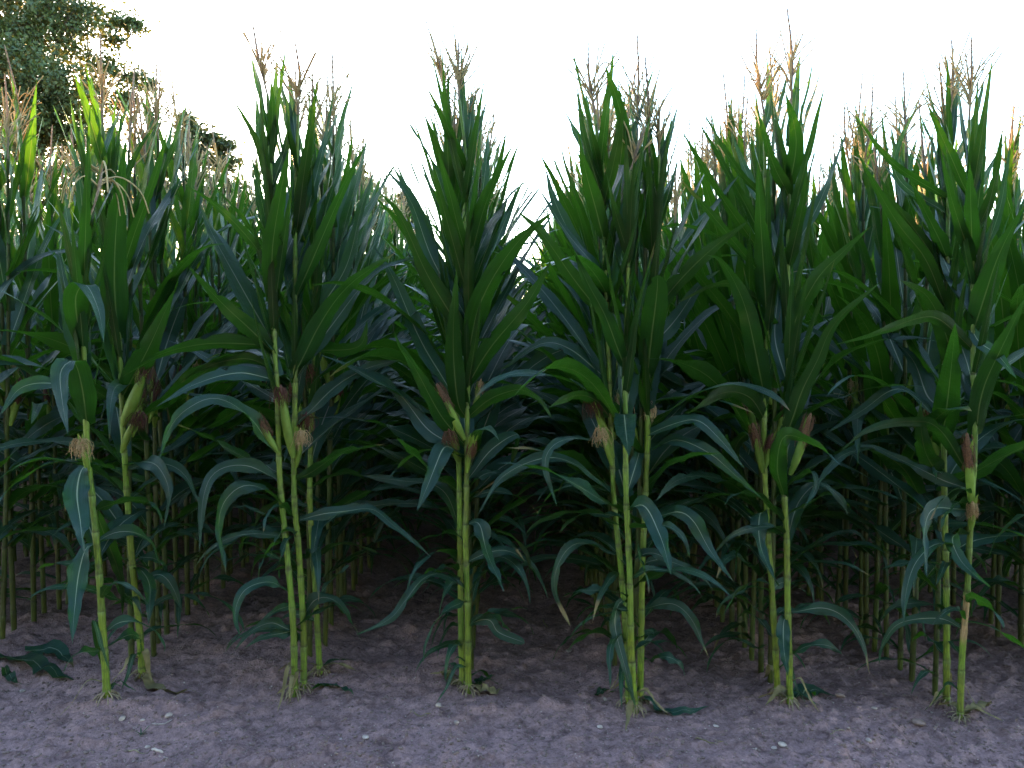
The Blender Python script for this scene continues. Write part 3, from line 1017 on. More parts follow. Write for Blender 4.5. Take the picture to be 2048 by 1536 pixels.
 ('K', [(1532,620),(1560,700),(1545,760)], .3, 40, {}),
 ('L', [(1578,395),(1545,320),(1515,222)], -.16, 44, {'tw':(15,15)}),
 ('L', [(1580,370),(1592,280),(1570,178)], -.24, 48, {}),
 ('L', [(1578,430),(1598,330),(1603,205)], .20, 36, {}),
 ('L', [(1576,690),(1601,620),(1638,551),(1690,500),(1742,452)], -.16, 46, {'tw':(-25,-25)}),
 ('L', [(1570,880),(1600,790),(1635,722),(1673,643),(1762,562)], -.20, 42, {'tw':(-25,-40)}),
 ('L', [(1576,540),(1600,440),(1615,335)], -.20, 46, {}),
 ('L', [(1577,520),(1632,420),(1697,253)], .16, 44, {'tw':(-30,-20)}),
 ('L', [(1570,1000),(1556,930),(1572,868),(1630,886),(1686,934)], -.34, 46, {}),
 ('L', [(1570,980),(1604,948),(1628,944),(1632,975),(1606,1018)], -.16, 26, {'base':.35}),
 ('L', [(1577,1238),(1568,1240),(1568,1297),(1575,1352)], -.22, 36, {}),
 ('L', [(1576,1225),(1648,1218),(1697,1244),(1728,1292),(1739,1350)], -.12, 30, {'base':.35}),
 ('L', [(1575,600),(1560,520),(1500,431),(1480,410)], .2, 40, {'tw':(30,20)}),
 ('L', [(1572,760),(1550,680),(1555,600),(1560,540)], .26, 50, {}),
 ('L', [(1574,1080),(1600,1000),(1650,960),(1720,980)], .25, 40, {}),
 # seventh row
 ('M', [(1951,870),(1970,773),(2014,671),(2052,592)], -.24, 56, {'tw':(-15,-10)}),
 ('M', [(1947,664),(1970,585),(1997,510),(2050,408)], -.24, 54, {'tw':(-15,-10)}),
 ('M', [(1946,772),(1925,700),(1905,640),(1896,580)], .22, 46, {}),
 ('M', [(1946,700),(1880,640),(1830,640),(1760,665),(1666,690)], -.20, 34, {'tw':(0,20)}),
 ('M', [(1944,660),(1960,685),(1997,712),(2034,758)], -.22, 30, {}),
 ('M', [(1944,960),(1880,860),(1826,842),(1741,859),(1682,902)], -.10, 34, {'tw':(0,20)}),
 ('M', [(1944,980),(1809,925),(1741,893),(1690,897)], .10, 34, {'tw':(10,10)}),
 ('M', [(1942,1020),(1875,1012),(1852,1060),(1854,1156)], -.30, 42, {}),
 ('M', [(1938,1130),(1880,1090),(1835,1120),(1812,1180),(1806,1257)], -.22, 36, {}),
 ('M', [(1940,1070),(1905,1075),(1917,1115),(1950,1150),(1984,1176)], -.30, 36, {}),
 ('M', [(1928,1260),(1880,1235),(1800,1245),(1765,1290),(1758,1330)], .10, 26, {'base':.35}),
 ('M', [(1945,513),(1942,420),(1939,325)], -.26, 50, {}),
 ('M', [(1945,530),(1905,400),(1881,301)], -.18, 42, {'tw':(15,15)}),
 ('M', [(1942,400),(1890,290),(1850,195)], -.12, 40, {'tw':(25,25)}),
 ('M', [(1940,300),(1950,240),(1970,157)], .10, 26, {'tw':(-30,-30)}),
 ('M', [(1942,400),(1955,320),(1953,226)], .22, 42, {}),
 ('M', [(1944,480),(1980,400),(2006,253)], -.14, 36, {'tw':(-25,-25)}),
 ('M', [(1945,560),(2000,420),(2021,284)], .14, 36, {'tw':(-20,-20)}),
 ('N', [(1893,620),(1850,520),(1790,440),(1703,284)], -.12, 46, {'tw':(25,25)}),
 ('N', [(1894,560),(1854,496),(1762,373)], .10, 46, {'tw':(25,20)}),
 ('N', [(1895,520),(1860,440),(1816,349)], -.16, 42, {'tw':(15,15)}),
 ('N', [(1896,420),(1880,340),(1837,219)], .14, 34, {'tw':(30,20)}),
 ('N', [(1897,400),(1780,320),(1710,229)], .02, 32, {'tw':(40,30)}),
 ('N', [(1897,430),(1790,340),(1837,198)], .12, 30, {}),
 ('N', [(1890,820),(1857,790),(1826,722),(1775,671)], .24, 52, {'tw':(20,10)}),
 ('N', [(1889,860),(1803,780),(1724,821),(1649,869)], .02, 44, {'tw':(10,30)}),
 ('N', [(1890,760),(1900,700),(1860,600),(1800,560)], -.16, 50, {'tw':(20,20)}),
 ('N', [(1890,980),(1850,900),(1840,830),(1845,800)], -.20, 50, {}),
]
# ears: plant, foot px, tip px, radius px, silk style, silk colour, metres nearer
EARS = [
 ('A', (176,942), (162,885), 10, 'tuft', 'silk_tan', -.05),
 ('B', (246,850), (292,738), 18, 'tuft', 'silk_red', -.04),
 ('B', (243,905), (276,830), 11, 'tuft', 'silk_red', -.05),
 ('C', (587,915), (563,780), 15, 'tuft', 'silk_red', -.04),
 ('C', (556,905), (515,832), 12, 'cap', 'silk_brown', -.03),
 ('D', (592,935), (600,868), 9, 'tuft', 'silk_tan', -.06),
 ('D', (592,905), (610,835), 10, 'tuft', 'silk_red', .02),
 ('E', (625,800), (614,735), 10, 'tuft', 'silk_brown', -.03),
 ('F', (929,880), (876,772), 13, 'cap', 'silk_brown', -.04),
 ('F', (934,945), (946,882), 9, 'cap', 'silk_brown', -.05),
 ('G', (917,925), (900,868), 13, 'tuft', 'silk_brown', -.10),
 ('H', (1226,915), (1186,805), 13, 'tuft', 'silk_red', -.04),
 ('H', (1224,930), (1201,862), 9, 'tuft', 'silk_tan', -.06),
 ('J', (1295,915), (1297,810), 10, 'tuft', 'silk_tan', .03),
 ('K', (1526,945), (1506,850), 12, 'cap', 'silk_brown', -.04),
 ('K', (1530,935), (1545,870), 11, 'cap', 'silk_red', -.03),
 ('L', (1580,950), (1620,832), 13, 'cap', 'silk_brown', -.05),
 ('M', (1944,1018), (1934,872), 13, 'cap', 'silk_brown', -.04),
 ('M', (1942,1060), (1945,1005), 10, 'cap', 'silk_tan', -.05),
]

def turn_to(P, az, tw, V, want):
    """how far a blade is rolled about its midrib so that it lies as broad as it does in the photograph"""
    C = resample(P, 12)
    T = unit(np.gradient(C, axis=0))[2:10]
    S0 = np.cross((0, 0, 1.0), (math.cos(az), math.sin(az), 0.0))
    S = unit(S0[None] - (T @ S0)[:, None] * T)
    Nn = np.cross(T, S)
    V = unit(V)
    best = (9, 0)
    for o in range(-60, 61, 5):
        a = R(o)
        m = Nn * math.cos(a) - S * math.sin(a)
        f = float(np.mean(np.abs(m @ V)))
        best = min(best, (max(0, want - f) + abs(o) * .0012, o))
    return best[1]


front_depth = {}
rng = random.Random(77)
for key, d in FRONT.items():
    b = on_ground(*d['st'][0])
    Y = b[1]
    front_depth[key] = Y
    root = bpy.data.objects.new('maize_plant', None)
    COL.objects.link(root)
    root.empty_display_size = 0.1
    root.location = b
    tag(root, d['label'], 'maize plant', 'front maize plants along the field edge')
    C = [at_y(px, py, Y) for px, py in d['st']]
    C[0][2] = b[2] - 0.03
    H = C[-1][2]
    nodes = []
    z = 0.07
    while z < H - 0.12:
        nodes.append(z / H)
        z += rng.uniform(.15, .185)
    V, Fc, tint, at, rr = stalk_parts([c - b for c in C], rng.uniform(.0135, .0155), .0062, nodes, 12, d.get('scar'))
    link('stalk', mk_mesh('stalk', V, Fc, M['stalk'], tint=tint), root)
    tl = Y
    top = C[-1]
    tip = at_y(d['tip'][0], d['tip'][1], Y + rng.uniform(-.04, .04))
    acc = tassel_mesh(top - b, tip - b, d['nb'] + 7, rng, d.get('droop', 0.0), 0.85)
    link('tassel', acc.mesh('tassel', [M['spike'], M['straw']]), root)
    link('brace_roots', root_mesh(b.copy(), .013, rng).mesh('brace_roots', M['root']) , root).location = -Vector(b)
    for (k, pts, dy, wpx, op) in LEAVES:
        if k != key:
            continue
        pl = [0.0]
        for p, q in zip(pts[:-1], pts[1:]):
            pl.append(pl[-1] + math.hypot(q[0] - p[0], q[1] - p[1]))
        P = [at_y(px, py, Y + dy * (s / pl[-1]) ** 1.1) - b for (px, py), s in zip(pts, pl)]
        low = pts[0][1] > 880
        up_ = pts[0][1] < 640
        W = wpx * Y / F_PX * (.92 if low else .76 if up_ else .95)
        a = P[-1] - P[0]
        az = math.atan2(a[1], a[0])
        tw = op.get('tw', (0, 0))
        off = turn_to(P, az, tw, -(b + np.mean(P, axis=0) - CAM_P), op.get('fc', .72 if pts[0][1] < 640 else .86))
        tw = (tw[0] * .3 + off * .8, tw[1] * .6 + off)
        if low:
            tw = (tw[0], tw[1] + rng.uniform(-45, 45))
        dat = leaf_data(P, W, 28, 6, tw, op.get('fold', .30), .017 if low else .008, rng, op.get('base', .4 if low else .6), op.get('blunt', False), az, 1.9 if low else 1.55 if up_ else 1.8)
        link('leaf', mk_mesh('leaf', dat[0], dat[1], M['leaf'], uv=dat[2]), root)
    # a few leaves on the far side that thicken the plant
    for q in range(3):
        t = rng.choice([.25, .4, .55, .7])
        L, W, th, bend, bs = leaf_params(t, rng)
        az = math.pi / 2 + rng.uniform(-.9, .9)
        pts = leaf_curve(at(0.05 + .9 * t), az, th, bend, L, rng)
        dat = leaf_data(pts, W, 16, 4, (0, rng.uniform(-20, 20)), .3, .008, rng, bs, az=az)
        link('leaf', mk_mesh('leaf', dat[0], dat[1], M['leaf'], uv=dat[2]), root)
    for q in range(7):                                    # limp leaves low on the stalk
        t = rng.uniform(.05, .42)
        az = rng.choice([0, math.pi]) + rng.gauss(.5, .7)
        pts = leaf_curve(at(.03 + .9 * t), az, R(rng.uniform(35, 70)), R(rng.uniform(70, 140)), rng.uniform(.26, .50) * (.75 + .7 * t), rng, power=rng.uniform(.8, 1.6), side=rng.uniform(-1.0, 1.0))
        dat = leaf_data(pts, rng.uniform(.034, .056), 22, 4, (rng.uniform(-25, 25), rng.uniform(-80, 80)), .35, .020, rng, .35, az=az, sharp=1.7)
        V = dat[0]
        for v in V:
            v[2] = max(v[2], .012)
        link('leaf', mk_mesh('leaf', V, dat[1], M['leaf'], uv=dat[2]), root)
    for q in range(3):
        az = rng.uniform(0, 6.283)
        hz = rng.uniform(.04, .16)
        o3 = np.array((math.cos(az), math.sin(az), 0))
        c0 = at(hz / H) + o3 * .012
        l3 = rng.uniform(.10, .20)
        e3 = c0 + o3 * l3 * .9
        e3[2] = gh(e3[0] + b[0], e3[1] + b[1]) - b[2] + .012
        dat = leaf_data([c0, c0 + o3 * l3 * .3 + np.array((0, 0, .02)), c0 * .35 + e3 * .65 + np.array((0, 0, .015)), e3], rng.uniform(.018, .034), 14, 4, (0, rng.uniform(-60, 60)), .5, .012, rng, .5, az=az)
        link('withered_leaf', mk_mesh('withered_leaf', dat[0], dat[1], M['dry' if rng.random() < .6 else 'leaf'], uv=dat[2]), root)
    for q in range(20):                                   # upright leaves of the top
        t = rng.uniform(.46, .95)
        ul = min(rng.uniform(.42, .64), (1.08 - .05 - .93 * t) * H + .06)
        az = rng.uniform(0, 6.283)
        pts = leaf_curve(at(0.05 + .93 * t), az, R(rng.uniform(7, 20)), R(rng.uniform(-6, 6)), ul, rng)
        dat = leaf_data(pts, rng.uniform(.036, .062), 18, 4, (0, rng.uniform(-25, 25)), .4, .005, rng, .65, az=az, sharp=1.5)
        link('leaf', mk_mesh('leaf', dat[0], dat[1], M['leaf'], uv=dat[2]), root)
    for (k, p0, p1, rpx, style, colr, dy) in EARS:
        if k != key:
            continue
        a0 = at_y(p0[0], p0[1], Y + dy * .3) - b
        a1 = at_y(p1[0], p1[1], Y + dy) - b
        r = rpx * .64 * Y / F_PX
        ear = link('ear', husk_mesh(a0, a1, r, rng).mesh('ear', M['husk']), root)
        link('silk', silk_mesh(a0, a1, r, rng, style, 95).mesh('silk', M[colr]), ear)

# ------------------------------------------------------------------ generic plants behind them
PROTO = []
for k in range(12):
    pp = plant_parts(100 + k)
    PROTO.append(dict(
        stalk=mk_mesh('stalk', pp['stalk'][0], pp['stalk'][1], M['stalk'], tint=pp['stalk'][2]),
        leaves=[mk_mesh('leaf', v, f, M['leaf'], uv=u) for v, f, u in pp['leaves']],
        tassel=pp['tassel'].mesh('tassel', [M['spike'], M['straw']]),
        ears=[(h.mesh('ear', M['husk']), s.mesh('silk', M[c])) for h, s, c in pp['ears']]))

ORD = ['first', 'second', 'third', 'fourth', 'fifth', 'sixth', 'seventh', 'eighth', 'ninth']
ROWN = {0: 'row at the left edge of the picture', 1: 'second row from the left', 2: 'third row from the left', 3: 'middle row with the single upright front plant',
        4: 'row fronted by the tight trio', 5: 'row fronted by the tallest plant', 6: 'row fronted by the scar-stalked plant', 7: 'row entering past the scar-stalked plant'}
START = {0: 3.72, 1: front_depth['B'] + .11, 2: front_depth['E'] + .10, 3: front_depth['G'] + .12, 4: front_depth['H'] + .10, 5: front_depth['K'] + .10, 6: front_depth['N'] + .10, 7: 3.6}
HAND = {0: 0, 1: 2, 2: 3, 3: 2, 4: 3, 5: 2, 6: 2, 7: 0}
ROWX = {1: -1.69, 2: -.905, 3: -.15, 4: .58, 5: 1.26, 6: 1.96}
D_IND, D_END = 6.35, 24.0
rng = random.Random(5)
mass = []


def in_view(x, y, m=0.25):
    return abs(x - 0.0152 * y) < 0.655 * y + m


def add_plant(x, y, label, group):
    pr = PROTO[rng.randrange(len(PROTO))]
    root = bpy.data.objects.new('maize_plant', None)
    COL.objects.link(root)
    root.empty_display_size = 0.1
    root.location = (x, y, gh(x, y))
    root.rotation_euler = (rng.gauss(0, .02), rng.gauss(0, .02), rng.choice([0, math.pi]) + rng.gauss(0, .35))
    s = rng.uniform(.98, 1.04) if y < 4.1 else rng.uniform(.98, 1.08) if x > -1.2 else rng.uniform(.94, 1.03)
    root.scale = (s, s, s)
    tag(root, label, 'maize plant', group)
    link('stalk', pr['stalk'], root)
    for m in pr['leaves']:
        link('leaf', m, root)
    link('tassel', pr['tassel'], root)
    for h, k in pr['ears']:
        link('silk', k, link('ear', h, root))


n_ind = 0
for k in range(-26, 34):
    x0 = ROWX.get(k, -2.465 + .748 * k)
    y = START.get(k, 3.55) + rng.uniform(0, .05)
    order = HAND.get(k, 0)
    while y < D_END:
        x = x0 + rng.gauss(0, .018)
        if in_view(x, y):
            order += 1
            if y < D_IND:
                n_ind += 1
                if k in ROWN and order <= 9:
                    add_plant(x, y, '%s maize plant from the front in the %s' % (ORD[order - 1], ROWN[k]), 'maize plants behind the front ones')
                elif k in ROWN:
                    add_plant(x, y, 'tall tasselled maize plant deep inside the %s' % ROWN[k], 'maize plants deep in the ' + ROWN[k])
                else:
                    sd_ = 'left' if k < 0 else 'right'
                    add_plant(x, y, 'tasselled maize plant far over at the %s edge of the picture, behind the nearer rows' % sd_, 'maize plants at the %s edge' % sd_)
            else:
                mass.append((x, y))
        elif in_view(x, y, 3.2) and y < 14:
            mass.append((x, y))
            y += .12
        y += rng.uniform(.105, .14) if y < 4.5 else rng.uniform(.125, .162) if y < 10 else rng.uniform(.2, .3)
print('individual plants', n_ind, 'mass', len(mass))

# ------------------------------------------------------------------ the rest of the field as one mass
LO = []
for k in range(8):
    pp = plant_parts(300 + k, lo=True)
    Vs, Fs, UVs, Ts, Ms, n = [], [], [], [], [], 0
    def put(V, Fc, uv=None, tint=None, mi=0):
        global n
        V = np.asarray(V); Fc = np.asarray(Fc)
        Vs.append(V); Fs.append(Fc + n)
        UVs.append(uv if uv is not None else np.zeros((len(V), 2)))
        Ts.append(tint if tint is not None else np.ones((len(V), 3)))
        Ms.append(np.full(len(Fc), mi) if np.isscalar(mi) else np.asarray(mi))
        n += len(V)
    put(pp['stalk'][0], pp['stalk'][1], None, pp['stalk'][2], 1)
    for v, f, u in pp['leaves']:
        put(v, f, u, None, 0)
    ta = pp['tassel']
    put(np.vstack(ta.v), np.array(ta.f), None, None, np.array(ta.m) + 2)
    LO.append((np.vstack(Vs), np.vstack(Fs), np.vstack(UVs), np.vstack(Ts), np.concatenate(Ms)))
BV, BF, BU, BT, BM, n = [], [], [], [], [], 0
for (x, y) in mass:
    V, Fc, U, T, mi = LO[rng.randrange(len(LO))]
    a = rng.choice([0, math.pi]) + rng.gauss(0, .4)
    s = rng.uniform(.97, 1.09) if x > -2.5 else rng.uniform(.90, 1.0)
    ca, sa = math.cos(a) * s, math.sin(a) * s
    W = np.stack([V[:, 0] * ca - V[:, 1] * sa + x, V[:, 0] * sa + V[:, 1] * ca + y, V[:, 2] * s + gh(x, y)], 1)
    BV.append(W); BF.append(Fc + n); BU.append(U); BT.append(T); BM.append(mi)
    n += len(V)
if BV:
    o = link('maize_field', mk_big('maize_field', np.vstack(BV), np.vstack(BF), [M['leaf'], M['stalk'], M['spike'], M['straw']], np.vstack(BU), np.vstack(BT), np.concatenate(BM)))
    tag(o, 'dense mass of far maize filling the field behind the front rows', 'maize', kind='stuff')
    print('mass faces', len(o.data.polygons))


# ------------------------------------------------------------------ trees beyond the field
def tree(name, label, trunk_px, Y, blobs, leaf, seed, trunk_r, top_px):
    rng = random.Random(seed)
    nr = np.random.RandomState(seed)
    sc = Y / F_PX
    foot = at_y(trunk_px, 600, Y)
    foot[2] = float(tilt(foot[0])) - 0.1
    root = bpy.data.objects.new(name, None)
    COL.objects.link(root)
    root.location = foot
    tag(root, label, 'tree', 'trees beyond the field')
    top = at_y(trunk_px + 10, top_px, Y) - foot
    C = resample([np.zeros(3), top * .35 + np.array((.15, 0, 0)), top * .7 + np.array((-.2, .1, 0)), top], 14)
    acc = Acc()
    acc.add(*tube_data(C, trunk_r * (1 - .8 * np.linspace(0, 1, 15)) + np.array([.25 * trunk_r] + [0] * 14), 9))
    link('trunk', acc.mesh('trunk', M['bark']), root)
    la = Acc()
    V = []
    big = []
    for (px, py, rp, dens, dz) in sorted(blobs, key=lambda q: -q[2]):
        c = at_y(px, py, Y + dz) - foot
        r = rp * sc
        far = [(np.linalg.norm(q - c), k) for k, q in enumerate(big)]
        if far and min(far)[0] < 3.2 and rp < 60:
            b, rl = big[min(far)[1]], .07 * trunk_r
        else:
            h = min(max(c[2] - .75 * math.hypot(c[0], c[1]) - .3 * r, top[2] * .22), top[2] * .95)
            k = int(np.argmin(np.abs(C[:, 2] - h)))
            b, rl = C[k], .24 * trunk_r
        big.append(c)
        mid = (b + c) / 2 + np.array((rng.uniform(-.3, .3), rng.uniform(-.3, .3), -.10 * np.linalg.norm(c - b) * rng.uniform(.3, 1.2)))
        la.add(*tube_data(resample([b, mid, c], 8), np.linspace(rl, .02, 9), 6))
        nsub = max(8, int(dens * r * r * 50))
        d = nr.normal(size=(nsub, 3))
        d /= np.linalg.norm(d, axis=1, keepdims=True)
        e = c + d * (r * (nr.uniform(.05, 1.0, nsub) ** .5))[:, None] * np.array((1, .9, .85))
        for q in range(0, nsub, 4):
            la.add(*tube_data(resample([c + (e[q] - c) * .1, (c + e[q]) / 2 + nr.normal(size=3) * .08, e[q]], 4), [.018, .014, .011, .009, .005], 3))
        for q in e:
            m = nr.randint(24, 50)
            V.append(q + nr.normal(size=(m, 3)) * np.array((.20, .20, .13)) * (0.6 + .7 * nr.rand()))
    link('limbs', la.mesh('limbs', M['bark']), root)
    P = np.vstack(V)
    m = len(P)
    a = unit(nr.normal(size=(m, 3)))
    b = unit(np.cross(a, nr.normal(size=(m, 3))))
    l = (leaf * nr.uniform(.7, 1.3, m))[:, None]
    w = l * .55
    Q = np.stack([P - a * l * .5, P + b * w * .5, P + a * l * .5, P - b * w * .5], 1).reshape(-1, 3)
    me = mk_big('crown', Q, np.arange(m * 4).reshape(-1, 4), M['oak'])
    link('crown', me, root)
    print(name, 'leaves', m)


tree('oak_tree', 'large broad-crowned tree rising at the upper left above the maize', 58, 27.0,
     [(50, 50, 95, 1.0, 0), (-60, 80, 130, .7, 1), (125, 55, 70, .9, -1), (20, 160, 100, 1.2, -1.5), (110, 165, 70, 1.1, -2), (60, 260, 95, 1.2, -1.5), (-50, 260, 120, .35, 0),
      (150, 265, 55, 1.0, -1), (175, 40, 45, .8, 0), (215, 55, 28, .8, .5), (185, 130, 42, .7, 1), (225, 140, 22, .6, 0), (250, 45, 14, .8, 0), (270, 52, 8, .8, 0), (232, 85, 12, .8, 0),
      (200, 195, 45, .8, 1), (245, 150, 25, .8, 0), (270, 150, 22, .9, 0), (295, 172, 12, .9, 0), (235, 210, 35, .6, .5), (190, 260, 40, .7, 0), (220, 290, 30, .6, 1), (260, 200, 18, .7, 0),
      (225, 340, 42, .8, 0), (265, 400, 40, .6, 0), (225, 430, 55, .7, 0), (175, 430, 60, .8, 0), (100, 340, 70, .35, 0), (20, 345, 80, .2, 0), (170, 345, 50, .6, 1), (60, 410, 70, .25, 0), (130, 420, 60, .5, 0), (-40, 400, 80, .22, 0), (0, 470, 60, .3, 1), (90, 480, 60, .5, 1),
      (-150, 150, 150, .5, 2), (60, -60, 120, .7, 0), (-80, -90, 150, .5, 1), (150, -40, 70, .6, 1)],
     .15, 11, .42, 40)
tree('small_tree', 'smaller rounded tree between the big tree and the third maize row', 392, 36.0,
     [(385, 262, 30, .8, 0), (372, 240, 15, .8, 0), (425, 285, 28, .8, 0), (455, 290, 16, .8, 0), (375, 310, 42, .8, 0), (440, 330, 34, .8, 0), (330, 330, 36, .6, 0), (345, 390, 50, .6, 0),
      (420, 390, 50, .7, 0), (300, 390, 45, .6, 1), (470, 380, 28, .7, 0), (390, 450, 60, .6, 0), (480, 440, 30, .6, 0)], .22, 12, .22, 300)
tree('distant_bush', 'little far tree top showing left of the gap before the single upright plant', 722, 42.0,
     [(718, 358, 18, .9, 0), (738, 380, 20, .9, 0), (705, 390, 22, .9, 0), (725, 420, 30, .9, 0), (690, 440, 30, .8, 0), (750, 440, 26, .8, 0)], .24, 13, .15, 380)
tree('distant_dark_tree', 'tiny dark far tree top peeping through the gap beside the single upright plant', 812, 48.0,
     [(803, 398, 13, 1.3, 0), (815, 418, 18, 1.3, 0), (835, 432, 16, 1.2, 0), (790, 430, 16, 1.2, 0), (820, 455, 26, 1.1, 0)], .24, 14, .13, 400)

# unseen leafy screen added behind the viewpoint, blocks low sky from the field edge
nr = np.random.RandomState(3)
m = 44000
hx = nr.uniform(-17, 22, m)
top_h = 10.5 + 3.0 * vnoise(hx * .35, hx * 0, 8) + .8 * vnoise(hx * 1.3, hx * 0, 9) + np.clip(hx, 0, 12) * .22
P = np.stack([hx, -8.5 + nr.normal(size=m) * 1.0, top_h * nr.uniform(0, 1, m) ** .8], 1)
a = unit(nr.normal(size=(m, 3)))
b = unit(np.cross(a, nr.normal(size=(m, 3))))
l = nr.uniform(.25, .5, m)[:, None]
Q = np.stack([P - a * l * .5, P + b * l * .3, P + a * l * .5, P - b * l * .3], 1).reshape(-1, 3)
Q[:, 2] = np.maximum(Q[:, 2], .02)
o = link('sky_blocker', mk_big('sky_blocker', Q, np.arange(m * 4).reshape(-1, 4), M['oak']))
tag(o, 'added leafy screen blocking the low sky, unseen behind the viewpoint', 'sky_blocker', kind='stuff')

# ------------------------------------------------------------------ fallen leaves, stones and scraps on the soil
rng = random.Random(21)
FALLEN = [
 ([(-12, 1316), (40, 1325), (100, 1345), (156, 1366)], 30, 'leaf', 'broad green fallen leaf lying flat at the left edge of the soil'),
 ([(50, 1306), (95, 1308), (125, 1318), (148, 1338)], 26, 'leaf', 'dark fallen leaf on top of the flat one at the left edge'),
 ([(8, 1332), (25, 1348), (45, 1372)], 16, 'leaf', 'small fallen leaf strip pointing to the viewer at the left edge'),
 ([(282, 1362), (306, 1378), (345, 1390), (402, 1393)], 22, 'dry', 'dry grey-green fallen leaf trailing right from the two-eared plant'),
 ([(625, 1384), (655, 1374), (682, 1384), (708, 1396)], 18, 'leaf', 'narrow fallen leaf right of the thick plant with spread roots'),
 ([(950, 1382), (972, 1392), (1008, 1388)], 16, 'dry', 'dry curled leaf on the soil right of the single upright plant'),
 ([(944, 1376), (968, 1362), (992, 1358)], 18, 'leaf', 'dull fallen leaf behind the foot of the single upright plant'),
 ([(918, 1374), (895, 1362), (880, 1352)], 16, 'dry', 'withered leaf lying left of the single upright plant'),
 ([(1282, 1408), (1310, 1416), (1345, 1430), (1418, 1420)], 18, 'leaf', 'long narrow fallen leaf trailing right from the tight trio'),
 ([(1592, 1402), (1630, 1388), (1674, 1396)], 30, 'leaf', 'broad dark fallen leaf right of the tallest plant'),
 ([(1930, 1432), (1955, 1424), (1985, 1412)], 16, 'dry', 'dry leaf scrap beside the foot of the scar-stalked plant'),
 ([(1215, 1382), (1200, 1390), (1188, 1396)], 12, 'leaf', 'tiny green leaf scrap left of the tight trio'),
]
for pts, wpx, mt, label in FALLEN:
    P = [on_ground(*p) for p in pts]
    C = resample(P, 14)
    C[:, 2] = [gh(c[0], c[1]) + .012 + .010 * math.sin(i * .9) ** 2 for i, c in enumerate(C)]
    b = C[0].copy()
    V, Fc, uv = leaf_data(C - b, wpx * b[1] / F_PX * 1.5, 18, 4, (0, rng.uniform(-25, 25)), .25, .012, rng, .5)
    for v in V:
        v[2] = max(v[2], gh(v[0] + b[0], v[1] + b[1]) - b[2] + .002)
    o = link('fallen_leaf', mk_mesh('fallen_leaf', V, Fc, M[mt], uv=uv))
    o.location = b
    tag(o, label, 'leaf', 'fallen leaves on the soil')


def stone_data(r, rng, sub=1):
    import bmesh
    bm = bmesh.new()
    bmesh.ops.create_icosphere(bm, subdivisions=sub, radius=1.0)
    sx, sy, sz = r * rng.uniform(.9, 1.3), r * rng.uniform(.8, 1.1), r * rng.uniform(.5, .75)
    k = [rng.uniform(-2, 2) for _ in range(6)]
    V = []
    for v in bm.verts:
        f = 1 + .14 * math.sin(3 * v.co.x + k[0]) * math.sin(2.5 * v.co.y + k[1]) + .10 * math.sin(4 * v.co.z + k[2] + 2 * v.co.x)
        V.append((v.co.x * f * sx, v.co.y * f * sy, v.co.z * f * sz))
    Fc = [[v.index for v in f.verts] for f in bm.faces]
    bm.free()
    return np.array(V), np.array(Fc)


STONES = [
 (45, 1383, 6, 'pebble', 'pale pebble on the soil below the flat fallen leaf'),
 (337, 1417, 8, 'pebble', 'smooth oval pebble right of the plant with the drooping tassel'),
 (244, 1434, 6, 'pebble', 'brownish pebble just below the foot of the plant with the drooping tassel'),
 (285, 1444, 4, 'pebble', 'small white stone left of the bent white straw'),
 (295, 1495, 5, 'pebble', 'white stone beside the pale wood chip'),
 (877, 1412, 6, 'pebble', 'beige stone left of the foot of the single upright plant'),
 (912, 1443, 6, 'pebble', 'white stone below the foot of the single upright plant'),
 (731, 1475, 7, 'pebble', 'flat pale stone on bare soil between the third row and the single upright plant'),
 (1200, 1455, 6, 'pebble', 'pale stone below and left of the tight trio'),
 (1210, 1394, 5, 'pebble', 'white stone close by the left side of the tight trio'),
 (1137, 1304, 6, 'pebble', 'pale stone in the dark gap left of the tight trio'),
 (1432, 1454, 5, 'pebble', 'white stone below the end of the long fallen leaf'),
 (1564, 1492, 8, 'pebble', 'larger beige stone below the tallest plant'),
 (1548, 1496, 5, 'pebble', 'small beige stone touching distance left of the larger beige one'),
 (1749, 1417, 5, 'pebble', 'white stone between the tallest plant and the scar-stalked plant'),
 (1737, 1482, 7, 'pebble', 'flat light stone well below the gap beside the scar-stalked plant'),
 (1836, 1450, 12, 'clod', 'dark lump of earth left of the scar-stalked plant'),
 (1680, 1398, 8, 'clod', 'crumbly clod at the tip of the broad dark fallen leaf'),
]
for px, py, rp, mt, label in STONES:
    p = on_ground(px, py)
    r = rp * p[1] / F_PX
    V, Fc = stone_data(r, rng, 2)
    o = link('clod' if mt == 'clod' else 'pebble', mk_mesh('pebble', V, Fc, M[mt]))
    o.location = (p[0], p[1], gh(p[0], p[1]) + r * .25)
    o.rotation_euler = (0, 0, rng.uniform(0, 6.28))
    tag(o, label, 'clod' if mt == 'clod' else 'stone', 'loose stones on the soil')

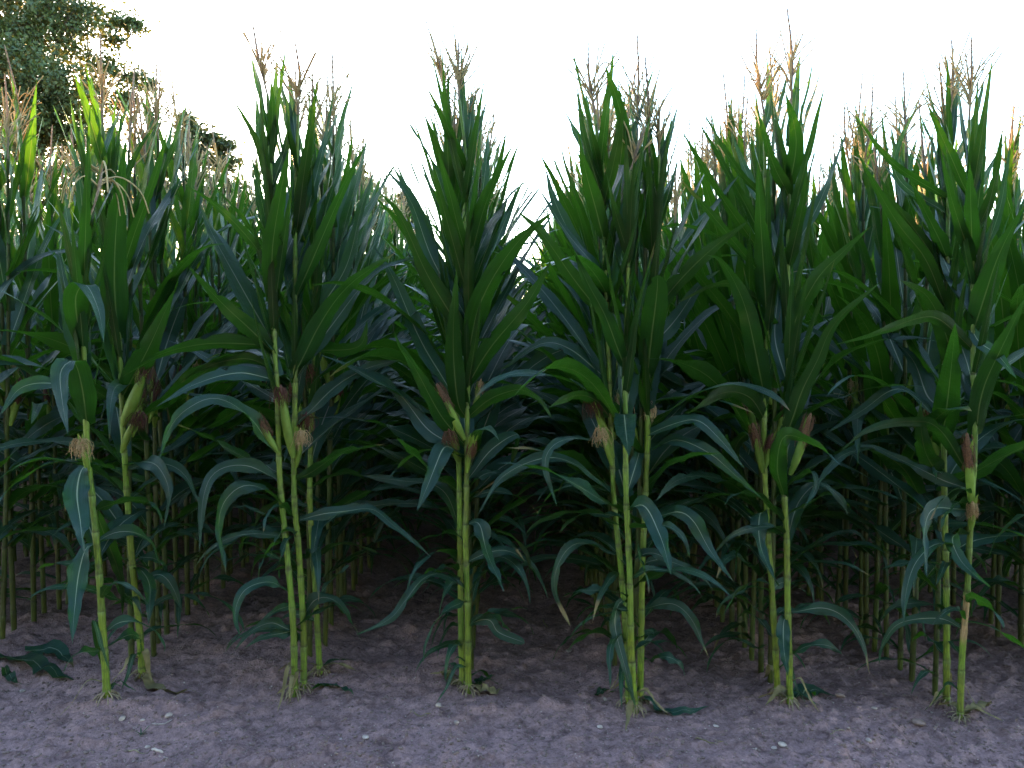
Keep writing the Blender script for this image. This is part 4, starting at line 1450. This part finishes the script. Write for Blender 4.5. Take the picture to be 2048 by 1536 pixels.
# uncountable grit and crumbs
V_, F_, M_, n = [], [], [], 0
protos = [stone_data(1.0, rng, 1) for _ in range(6)]
for q in range(5200):
    px, py = rng.uniform(-40, 2090), 1536 - abs(rng.gauss(0, 170))
    if py < 1180:
        continue
    p = on_ground(px, py)
    light = rng.random() < .15
    r = rng.uniform(.0018, .0040) * (1.5 if rng.random() < .08 else 1) if light else rng.uniform(.002, .008)
    V, Fc = protos[rng.randrange(6)]
    a = rng.uniform(0, 6.28)
    ca, sa = math.cos(a) * r, math.sin(a) * r
    W = np.stack([V[:, 0] * ca - V[:, 1] * sa + p[0], V[:, 0] * sa + V[:, 1] * ca + p[1], V[:, 2] * r + gh(p[0], p[1]) + r * .15], 1)
    V_.append(W); F_.append(Fc + n); M_.append(np.full(len(Fc), 0 if light else 1)); n += len(V)
o = link('gravel', mk_big('gravel', np.vstack(V_), np.vstack(F_), [M['pebble'], M['clod']], midx=np.concatenate(M_)))
tag(o, 'fine pale grit and soil crumbs strewn over the bare ground', 'gravel', kind='stuff')

# scraps
def scrap(name, pts, r, label, cat, mat='dry', flat=1.0):
    P = [on_ground(*p) for p in pts]
    C = resample(P, 10)
    C[:, 2] = [gh(c[0], c[1]) + r * .8 for c in C]
    b = C[0].copy()
    V, Fc = tube_data(C - b, r * np.concatenate([[.5], np.ones(9) * 1.0, [.4]]), 6)
    o = link(name, mk_mesh(name, V, Fc, M[mat]))
    o.location = b
    tag(o, label, cat)
scrap('straw', [(304, 1447), (328, 1448), (333, 1445), (345, 1439)], .0028, 'thin bent white straw lying on the bare soil at lower left', 'straw', 'pebble')
scrap('wood_chip', [(304, 1500), (315, 1503), (326, 1507)], .0055, 'pale wood chip on the soil at lower left', 'wood chip', 'pebble')
scrap('dry_stem', [(255, 1500), (275, 1503), (290, 1504)], .003, 'thin dark dry stem lying left of the pale wood chip', 'twig', 'root')
scrap('dry_stem', [(1085, 1240), (1090, 1250), (1096, 1256)], .003, 'short pale stem in the gap right of the single upright plant', 'twig', 'dry')

p = on_ground(282, 1468)
root = bpy.data.objects.new('weed_seedling', None)
COL.objects.link(root)
root.location = p
tag(root, 'tiny green weed seedling on the bare soil below the bent straw', 'weed')
for q in range(6):
    az = q * 1.05 + rng.uniform(-.3, .3)
    pts = leaf_curve((0, 0, -.004), az, R(rng.uniform(35, 70)), R(30), rng.uniform(.03, .06), rng)
    dat = leaf_data(pts, .007, 8, 2, (0, 0), .3, .002, rng, .4, az=az)
    link('leaf', mk_mesh('leaf', dat[0], dat[1], M['leaf'], uv=dat[2]), root)
scrap('dry_stem', [(820, 1430), (845, 1433), (862, 1428)], .0024, 'thin dry stem lying left below the single upright plant', 'twig', 'dry')
scrap('dry_stem', [(1390, 1478), (1420, 1486), (1446, 1484)], .0026, 'thin dry stem on the soil below the long narrow fallen leaf', 'twig', 'dry')
scrap('dry_stem', [(1660, 1470), (1672, 1462), (1690, 1459)], .0026, 'short dry stem between the larger beige stone and the flat light stone', 'twig', 'root')
